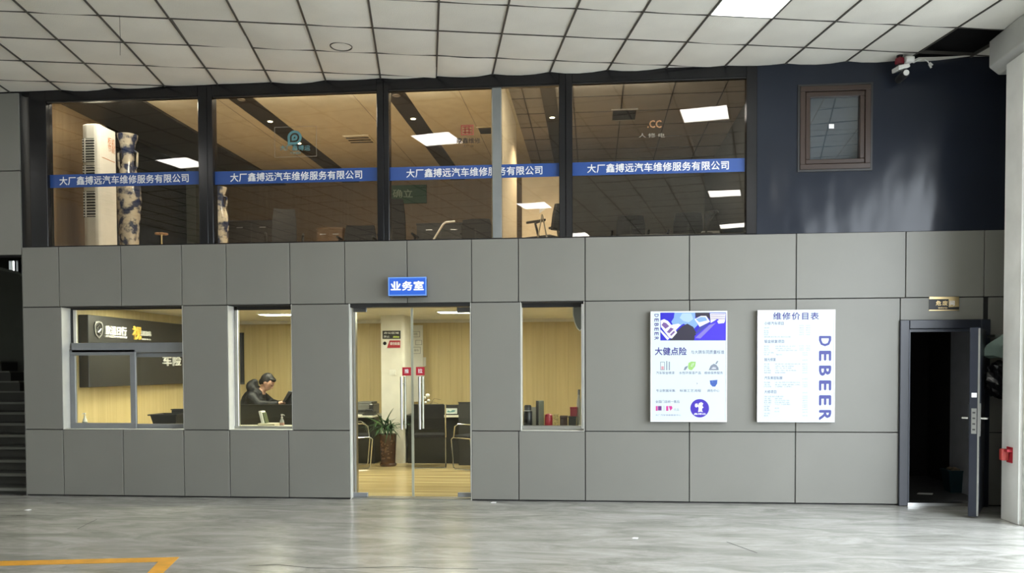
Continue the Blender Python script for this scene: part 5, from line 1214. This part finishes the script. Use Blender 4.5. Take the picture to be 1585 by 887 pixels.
q = BM(); a, b = W(713.5, 209.5, y), W(733, 193, y); frame4(q, a.x, b.x, a.z, b.z, .012, y-.001, y); 
for k in range(3): box(q, a.x+.02, b.x-.02, y-.001, y, a.z+.025+k*.03, a.z+.038+k*.03)
for k in range(2): box(q, a.x+.04+k*.045, a.x+.055+k*.045, y-.001, y, a.z+.015, b.z-.015)
obj('red_seal', q, mat('faded_red_print', (0.36, 0.08, 0.06), 0.6), t); ptext('lettering', '摩鑫维修', M_SATIN, t, 706.5, 213.5, 743.5, 222, y, bold=.01, ext=.0008); ptext('lettering', '大厂店', M_SATIN, t, 716, 224, 733, 228, y, ext=.0008)
t = emblem('window_emblem', 'faint orange letters with small lettering on the rightmost large upper window', 1008, 212)
ptext('lettering', '.CC', mat('faded_orange_print', (0.40, 0.20, 0.09), 0.6), t, 1002, 186, 1024, 198, y, bold=.02, ext=.0008); ptext('lettering', '人 修 电', M_FAINT, t, 989, 206, 1029, 213, y, ext=.0008)

# ================================================================== SIGNS ON THE OFFICE FRONT
# blue box sign above the door
y = -.10; a, b = W(601, 458, y), W(660, 428.5, y)
t = thing('door_sign', 'small lit blue box sign with white lettering above the glass door', 'sign', ((a.x+b.x)/2, 0, a.z))
obj('housing', bx(a.x+.012, b.x-.012, y+.012, 0.0, a.z-.012, b.z-.012), M_DKSTEEL, t); obj('face', bx(a.x, b.x, y, y+.012, a.z, b.z), glow('lit_blue_face', (0.035, 0.15, 0.75), 0.357), t, bevel=.002)
obj('border', frame4(BM(), a.x, b.x, a.z, b.z, .012, y-.002, y), glow('lit_blue_edge', (0.20, 0.42, 0.95), 0.336), t)
text('lettering', '业务室', glow('lit_white', (0.95, 0.97, 1.0), 0.420), t, (a.x+.028, y-.001, a.z+.055), (b.x-a.x-.056, 0, 0), (0, 0, (b.z-a.z)-.098), bold=.035, ext=.004, spacing=1.1)
# plaque above the steel door
y = -.008; t = thing('door_plaque', 'small black and gold plaque above the steel door', 'sign', W(1461, 480, y))
obj('plate', pbox(1438.5, 459.5, 1484.5, 480, y, .008), mat('black_acrylic', (0.012, 0.012, 0.012), 0.4), t)
flat('gold_band', prect(1438.5, 459.5, 1484.5, 463), M_GOLD, t, y); flat('gold_corner', [(1468.5, 463), (1484.5, 463), (1484.5, 475), (1468.5, 475.5)], M_GOLD, t, y)
obj('lower_edge', pbox(1438, 479.6, 1485, 480.6, y-.002, .010), M_GOLD, t)
ptext('lettering', '危废', M_GOLD, t, 1448.5, 465.5, 1467, 473, y-.001, bold=.02, spacing=1.3); ptext('lettering', '间', M_TEXT, t, 1470, 465.5, 1477.5, 473, y-.0015, bold=.02); ptext('lettering', 'WEIFEI', M_GOLD, t, 1452, 475.5, 1466, 478, y-.001)
# two light box posters
EW = .34
def lightbox(name, label, px0, py0, px1, py1, e_col):
    y = -.055; a, b = W(px0, py1, y), W(px1, py0, y)
    t = thing(name, label, 'sign', ((a.x+b.x)/2, 0, a.z), 'lit advertising boxes on the office front')
    obj('case', bx(a.x, b.x, y+.004, -.001, a.z, b.z), M_STEEL, t, bevel=.004); obj('frame', frame4(BM(), a.x, b.x, a.z, b.z, .014, y-.008, y+.006), mat('white_frame', (0.72, 0.74, 0.76), 0.3), t, bevel=.002)
    obj('screen', bx(a.x+.012, b.x-.012, y-.003, y+.002, a.z+.012, b.z-.012), glow('lit_pale_screen', e_col, EW), t)
    return t, y-.003
INK = glow('lit_navy_ink', (0.045, 0.04, 0.30), 0.336); INKS = glow('lit_grey_ink', (0.17, 0.20, 0.34), 0.336); INKL = glow('lit_pale_ink', (0.26, 0.31, 0.40), 0.336)
DEEP = glow('lit_deep_blue', (0.025, 0.02, 0.62), 0.378); SKYB = glow('lit_sky_blue', (0.25, 0.45, 0.85), 0.378); PALE = glow('lit_white_print', (0.85, 0.90, 1.0), 0.399); DARK = glow('lit_dark_print', (0.035, 0.03, 0.06), 0.294); PURP = glow('lit_purple_print', (0.22, 0.12, 0.38), 0.336)
t, y = lightbox('light_box_poster', 'lit poster with a blue car picture and service icons, left of the two', 1006.5, 481, 1125.5, 653, (0.80, 0.95, 1.0))
pic = flat('picture', prect(1022, 484, 1124, 527), DEEP, t, y, .0008, 'blue picture of cars being spray painted')
k0 = .0008
def layer(nm, pts, m, i): 
    o = flat(nm, pts, m, pic, y-k0-.0004*i, .0004)
layer('spray_cloud', [(1044, 484), (1076, 484), (1076, 492), (1080, 503), (1074, 509), (1066, 505), (1058, 501), (1052, 505), (1042, 504), (1039, 498), (1043, 492)], SKYB, 1)
layer('spray_core', [(1056, 485), (1070, 485), (1073, 494), (1066, 499), (1058, 497), (1052, 492)], glow('lit_light_blue', (0.45, 0.65, 0.95), 0.378), 2)
layer('asphalt', [(1036, 527), (1046, 514), (1056, 505), (1064, 501), (1073, 506), (1078, 516), (1074, 527)], DARK, 2)
layer('white_car', [(1022.5, 496), (1028, 494), (1034, 497), (1039, 503), (1050, 501), (1054, 503), (1046, 511), (1048, 515), (1040, 524), (1036, 523), (1023, 506)], PALE, 3)
layer('car_window', [(1024, 503), (1027, 499), (1031, 500), (1036, 505), (1030, 509)], PURP, 4); layer('car_grille', [(1032, 514), (1038, 507), (1043, 509), (1036, 516)], PURP, 4); layer('car_grille', [(1037, 518), (1043, 512), (1045, 514), (1039, 520)], PURP, 4)
layer('white_bumper', [(1022.5, 510), (1036, 524), (1033, 526.5), (1022.5, 514)], PALE, 3)
layer('dark_sky', [(1076, 484), (1098, 484), (1100, 496), (1094, 490), (1084, 489), (1077, 492)], DARK, 2)
layer('second_car', [(1075, 494), (1085, 489), (1093, 489), (1099, 498), (1083, 506)], PALE, 3); layer('second_windscreen', [(1077, 494), (1085, 490.5), (1092, 491), (1095, 496), (1082, 499)], SKYB, 4); layer('second_body', [(1083, 506), (1099, 498), (1097, 502), (1080, 519), (1076, 517)], glow('lit_mid_blue', (0.05, 0.06, 0.40), 0.378), 3)
layer('fender', [(1075, 520), (1102, 499), (1110, 495), (1123.5, 499), (1123.5, 526), (1075, 526)], glow('lit_violet_blue', (0.06, 0.03, 0.75), 0.378), 4); layer('fender_gloss', [(1076, 523), (1098, 503), (1108, 500), (1096, 512), (1084, 524)], glow('lit_soft_violet', (0.25, 0.22, 0.70), 0.357), 5)
layer('wall_light', [(1099, 485), (1123, 485), (1122, 498), (1110, 494), (1100, 500)], PALE, 3); layer('glove', [(1110, 497), (1115, 494), (1122, 496), (1121, 500), (1112, 501)], PALE, 5)
for k in range(3): layer('shelf_line', [(1100, 487+k*3.2), (1122, 486.4+k*3.2), (1122, 487.3+k*3.2), (1100, 487.9+k*3.2)], PURP, 6)
def vtext(par, body, m, px0, py0, px1, py1, y, **k):
    n = len(body)
    for i, ch in enumerate(body):
        h = (py1-py0)/n; ptext('letter', ch, m, par, px0, py0+i*h, px1, py0+i*h+h*.70, y, rot=-math.pi/2, **k)
vtext(t, 'DEBEER', INK, 1013, 486, 1019.5, 528.5, y, bold=.02, ext=.0006)
ptext('title', '大健点险', INK, t, 1013.5, 537.5, 1063, 550, y, bold=.025, ext=.0006); ptext('subtitle', '与大牌车同质量标准', INKS, t, 1069.5, 542, 1121, 548, y, bold=.012, ext=.0006)
for (a, b, c_, d_, s) in ((1015.5, 575, 1044, 579.5, '汽车钣金喷漆'), (1051, 575, 1085, 579.5, '水性环保漆产品'), (1090, 575, 1119, 579.5, '维修保养服务'), (1015.5, 602.5, 1045, 606.8, '专业数据采集'), (1052, 602.5, 1085, 606.8, '标准工艺流程'), (1094.5, 602.5, 1113.5, 606.8, '调色中心'), (1014.5, 619.5, 1052, 624, '全国门店统一售后')):
    ptext('caption', s, INKS, t, a, b, c_, d_, y, bold=.012, ext=.0006)
ptext('caption', '大厂汽车快修美容中心', INK, t, 1014.5, 641.3, 1054, 643.8, y, ext=.0006)
def icon(nm, pts, m): return flat(nm, pts, m, t, y, .0008)
q = BM()
for rc in ((1022, 560, 1029, 573), (1031, 559, 1033, 573), (1035, 560, 1037, 573)):
    a, b = W(rc[0], rc[3], y), W(rc[2], rc[1], y); frame4(q, a.x, b.x, a.z, b.z, .006, y-.0008, y)
obj('icon_machine', q, INKL, t); icon('icon_machine_fill', prect(1023.5, 567, 1027.5, 572), glow('lit_pink_print', (0.75, 0.40, 0.45), 0.336))
icon('icon_leaf', [(1065, 570), (1065.5, 562), (1070, 559.5), (1077, 560), (1076, 567), (1071, 573), (1067, 572.5)], glow('lit_leaf_green', (0.38, 0.70, 0.20), 0.357)); icon('icon_leaf_light', [(1069, 567), (1071, 562), (1075, 562), (1072, 569)], PALE); icon('icon_hand', [(1058, 573), (1060, 568), (1065, 566), (1064, 569), (1061, 573)], INKL)
icon('icon_tool', [(1097, 573), (1100, 566), (1105, 563), (1109, 565), (1112, 569), (1112.5, 573)], INKL); icon('icon_tool_top', [(1107, 563), (1110, 558.5), (1112, 559), (1109, 564)], INKL); icon('icon_tool_hole', [(1101, 571), (1104, 567), (1108, 568), (1108.5, 571)], PALE)
icon('icon_arrow', [(1078, 592), (1080, 593.5), (1078, 595.5), (1078.6, 593.5)], INKL)
icon('icon_bucket', [(1098.5, 589), (1110.5, 588), (1110, 594), (1107, 598.5), (1103, 598.5), (1099.5, 595)], glow('lit_bucket_blue', (0.05, 0.13, 0.50), 0.378)); icon('icon_bucket_rim', [(1102, 589.5), (1109, 588.9), (1108.6, 591), (1103, 592.5)], SKYB)
icon('logo_block', prect(1015, 628.5, 1018, 636), glow('lit_magenta', (0.70, 0.06, 0.35), 0.378)); icon('logo_block', prect(1018.5, 628.5, 1024, 635.5), glow('lit_plum', (0.16, 0.03, 0.25), 0.378)); icon('logo_block', prect(1031, 628.5, 1034.5, 636), glow('lit_magenta', (0.70, 0.06, 0.35), 0.378)); icon('logo_block', [(1035, 628.5), (1040, 628.5), (1041, 632), (1037.5, 636)], glow('lit_magenta', (0.70, 0.06, 0.35), 0.378)); icon('logo_divider', prect(1027.6, 628, 1028.2, 636), INKL)
ptext('logo_lettering', '优品', INKL, t, 1043, 632, 1051, 636, y, ext=.0006)
a_ = W(1083, 632, y); rr = (X(1097.6, y, 632)-X(1068.6, y, 632))/2
dsc = obj('round_emblem', lathe(BM(), [(rr, 0), (rr, -.001), (0, -.0011)], a_, 40, 'Y'), glow('lit_indigo', (0.06, 0.03, 0.50), 0.378), t)
y2 = y-.0012
flat('emblem_figure', [(1082, 624), (1085.5, 622.5), (1088.5, 624.5), (1087, 628), (1089, 631), (1087, 632), (1086.5, 635), (1088, 638), (1084.5, 637.2), (1080.5, 638), (1081.5, 632), (1080, 628.5)], PALE, dsc, y2, .0006); flat('emblem_pack', [(1076, 625), (1079.5, 624.5), (1080.5, 629), (1077.5, 631), (1075.5, 629)], PALE, dsc, y2, .0006)
ptext('emblem_lettering', '鑫搏远', PALE, dsc, 1074, 639.3, 1092.5, 642.2, y2, bold=.02, ext=.0004)
t, y = lightbox('light_box_poster', 'lit price list poster with large blue vertical letters, right of the two', 1171.5, 479, 1293, 653.5, (0.78, 0.94, 1.0))
ptext('title', '维修价目表', INK, t, 1196.5, 483.5, 1267.5, 495, y, bold=.02, ext=.0006, spacing=1.15)
vtext(t, 'DEBEER', glow('lit_blue_letter', (0.045, 0.055, 0.34), 0.357), 1267.5, 520, 1286.5, 657.5, y, bold=.03, ext=.0006)
rl = random.Random(2)
def line(a, b, py, body, m=INKS, h=2.2): ptext('price_line', body, m, t, a, py-h/2, b, py+h/2, y, ext=.0005)
for py, s, x1 in ((500.5, '小修汽车项目', 1213), (528.5, '钣金修复项目', 1213.5), (556.5, '抛光修复', 1201), (585, '汽车美容贴膜', 1211), (606.5, '大修项目', 1201.5)): ptext('heading', s, INKS, t, 1183, py-2.6, x1, py+2.6, y, bold=.015, ext=.0005)
for py, x1, s in ((507.5, 1191, '保养'), (512, 1189, '机油'), (515, 1190, '机滤'), (518, 1189, '空滤'), (521.5, 1224, '更换刹车片制动液'), (536, 1191, '前杠'), (539.5, 1190, '后杠'), (542.5, 1191, '车门'), (546, 1198, '叶子板'), (549, 1190, '车顶'), (563.5, 1191, '补漆'), (567, 1191, '抛光'), (570, 1191, '打蜡'), (573.5, 1193, '封釉'), (577, 1193, '镀膜'), (592, 1192, '贴膜'), (595.5, 1192, '洗车'), (598.5, 1194, '内饰'), (613.8, 1213, '发动机维修'), (617, 1193, '水泵'), (620, 1194, '皮带'), (623, 1194, '缸盖'), (626, 1192, '气门'), (629, 1191, '曲轴'), (632, 1190, '活塞'), (635, 1192, '电瓶'), (640, 1191, '空调'), (643.5, 1189, '暖风')): line(1182.5, x1, py, s, INKL)
for py, x0, x1, s in ((536, 1200, 1231, '拆装校正工时'), (539.5, 1200, 1224, '钣金工时'), (542.5, 1203, 1234, '含拆装喷漆'), (549, 1201, 1211, '整形'), (563.5, 1199, 1239, '单面补漆整板喷漆'), (567, 1199, 1229, '去划痕'), (570, 1199, 1225, '手工打蜡'), (573.5, 1199, 1232, '全车封釉'), (577, 1199, 1216, '镀膜'), (592, 1199, 1238, '全车隔热膜前挡'), (595.5, 1199, 1239, '标准精洗'), (598.5, 1199, 1226, '清洗'), (617, 1199, 1211, '更换'), (620, 1199, 1222, '正时皮带'), (623, 1199, 1222, '研磨缸盖'), (626, 1199, 1223, '气门调整'), (632, 1199, 1206, '更换'), (637, 1199, 1206, '检测')): line(x0, x1, py, s, INKL, 1.9)
for py in (504, 507.5, 511, 514.5, 518, 535.5, 539, 542): line(1237, 1244, py, '%d元' % rl.randint(100, 900), INKL); line(1247.5, 1254, py, '%d元' % rl.randint(100, 900), INKL)
for py in (546, 549.5, 557.5, 563.5, 567, 570, 573, 577, 586.5, 592, 595.5, 598.5, 608, 613.5, 616.5, 620, 623.5, 627, 630, 634, 638, 643.5): line(1242, 1250, py, '%d元' % rl.randint(100, 900), INKL)

# ------------------------------------------------------------------ CCTV camera under the ceiling
y = -.22; c = W(1401, 106, y)
t = thing('security_camera', 'white bullet security camera hung under the ceiling above the navy wall', 'camera', c+Vector((0, .1, .1)))
m = BM(); A = W(1396, 98, y)
def P(px, py, yy): return W(px, py, yy)
pl_ = [P(1391, 101, -.30), P(1408, 97.5, -.30), P(1409.5, 103, -.30), P(1391.5, 108, -.30)]
prism(m, pl_, (0, .20, .03)); obj('sunshield', m, M_WHITE, t, bevel=.006)
cc = P(1402.7, 112.5, -.27)
obj('body', lathe(BM(), [(.036, -.0), (.040, .01), (.040, .20), (.03, .22)], cc, 22, 'Y'), M_SATIN, t, smooth=True); obj('lens_ring', lathe(BM(), [(.017, -.006), (.028, -.006), (.030, .004), (.017, .004)], cc, 22, 'Y'), M_WHITE, t); obj('lens', lathe(BM(), [(.0, -.002), (.016, -.001), (.016, .004)], cc, 16, 'Y'), M_BLACK, t)
j = P(1408, 92, -.20)
obj('mount_joint', lathe(BM(), [(.03, -.04), (.034, -.03), (.034, .03), (.03, .04)], j, 16, 'X'), M_WHITE, t, smooth=True); obj('mount_arm', tube(BM(), [j, Vector((j.x+.01, -.12, j.z+.03)), Vector((j.x+.02, 0, j.z+.02))], .018, 8), M_WHITE, t); obj('mount_plate', lathe(BM(), [(.05, -.012), (.05, 0)], (j.x+.02, .006, j.z+.02), 18, 'Y'), M_WHITE, t); obj('neck', tube(BM(), [j, P(1403, 100, -.16)], .016, 8), M_WHITE, t)
obj('cable', tube(BM(), [P(1414, 97, -.10), P(1421, 93, -.08), P(1429, 91, -.08), P(1436, 95, -.08), P(1440, 101, -.08)], .006, 6), M_WHITE, t, smooth=True); obj('cable_plug', tube(BM(), [P(1438, 99, -.08), P(1441.5, 105, -.08)], .010, 6), M_WHITE, t); obj('cable_plug', tube(BM(), [P(1439, 97, -.07), P(1443.5, 101, -.07)], .009, 6), M_WHITE, t)
rc = P(1392.5, 94, -.15); t = thing('alarm_light', 'dark red alarm light beside the security camera', 'alarm', rc)
q = BM(); obj('dome', lathe(BM(), [(.042, -.04), (.048, -.02), (.044, .02), (.02, .04)], rc, 16), mat('dark_red_lens', (0.16, 0.010, 0.02), 0.25), t, smooth=True); obj('base', lathe(BM(), [(.03, .04), (.03, .055)], rc, 14), M_SATIN, t); obj('bracket', bx(rc.x-.01, rc.x+.01, -.15, .006, rc.z+.055, rc.z+.065), M_SATIN, t)
obj('wire_tail', tube(BM(), [P(1408, 98, -.12), P(1411.5, 96, -.10), P(1414, 97, -.10)], .005, 6), M_WHITE, bpy.data.objects['security_camera'])
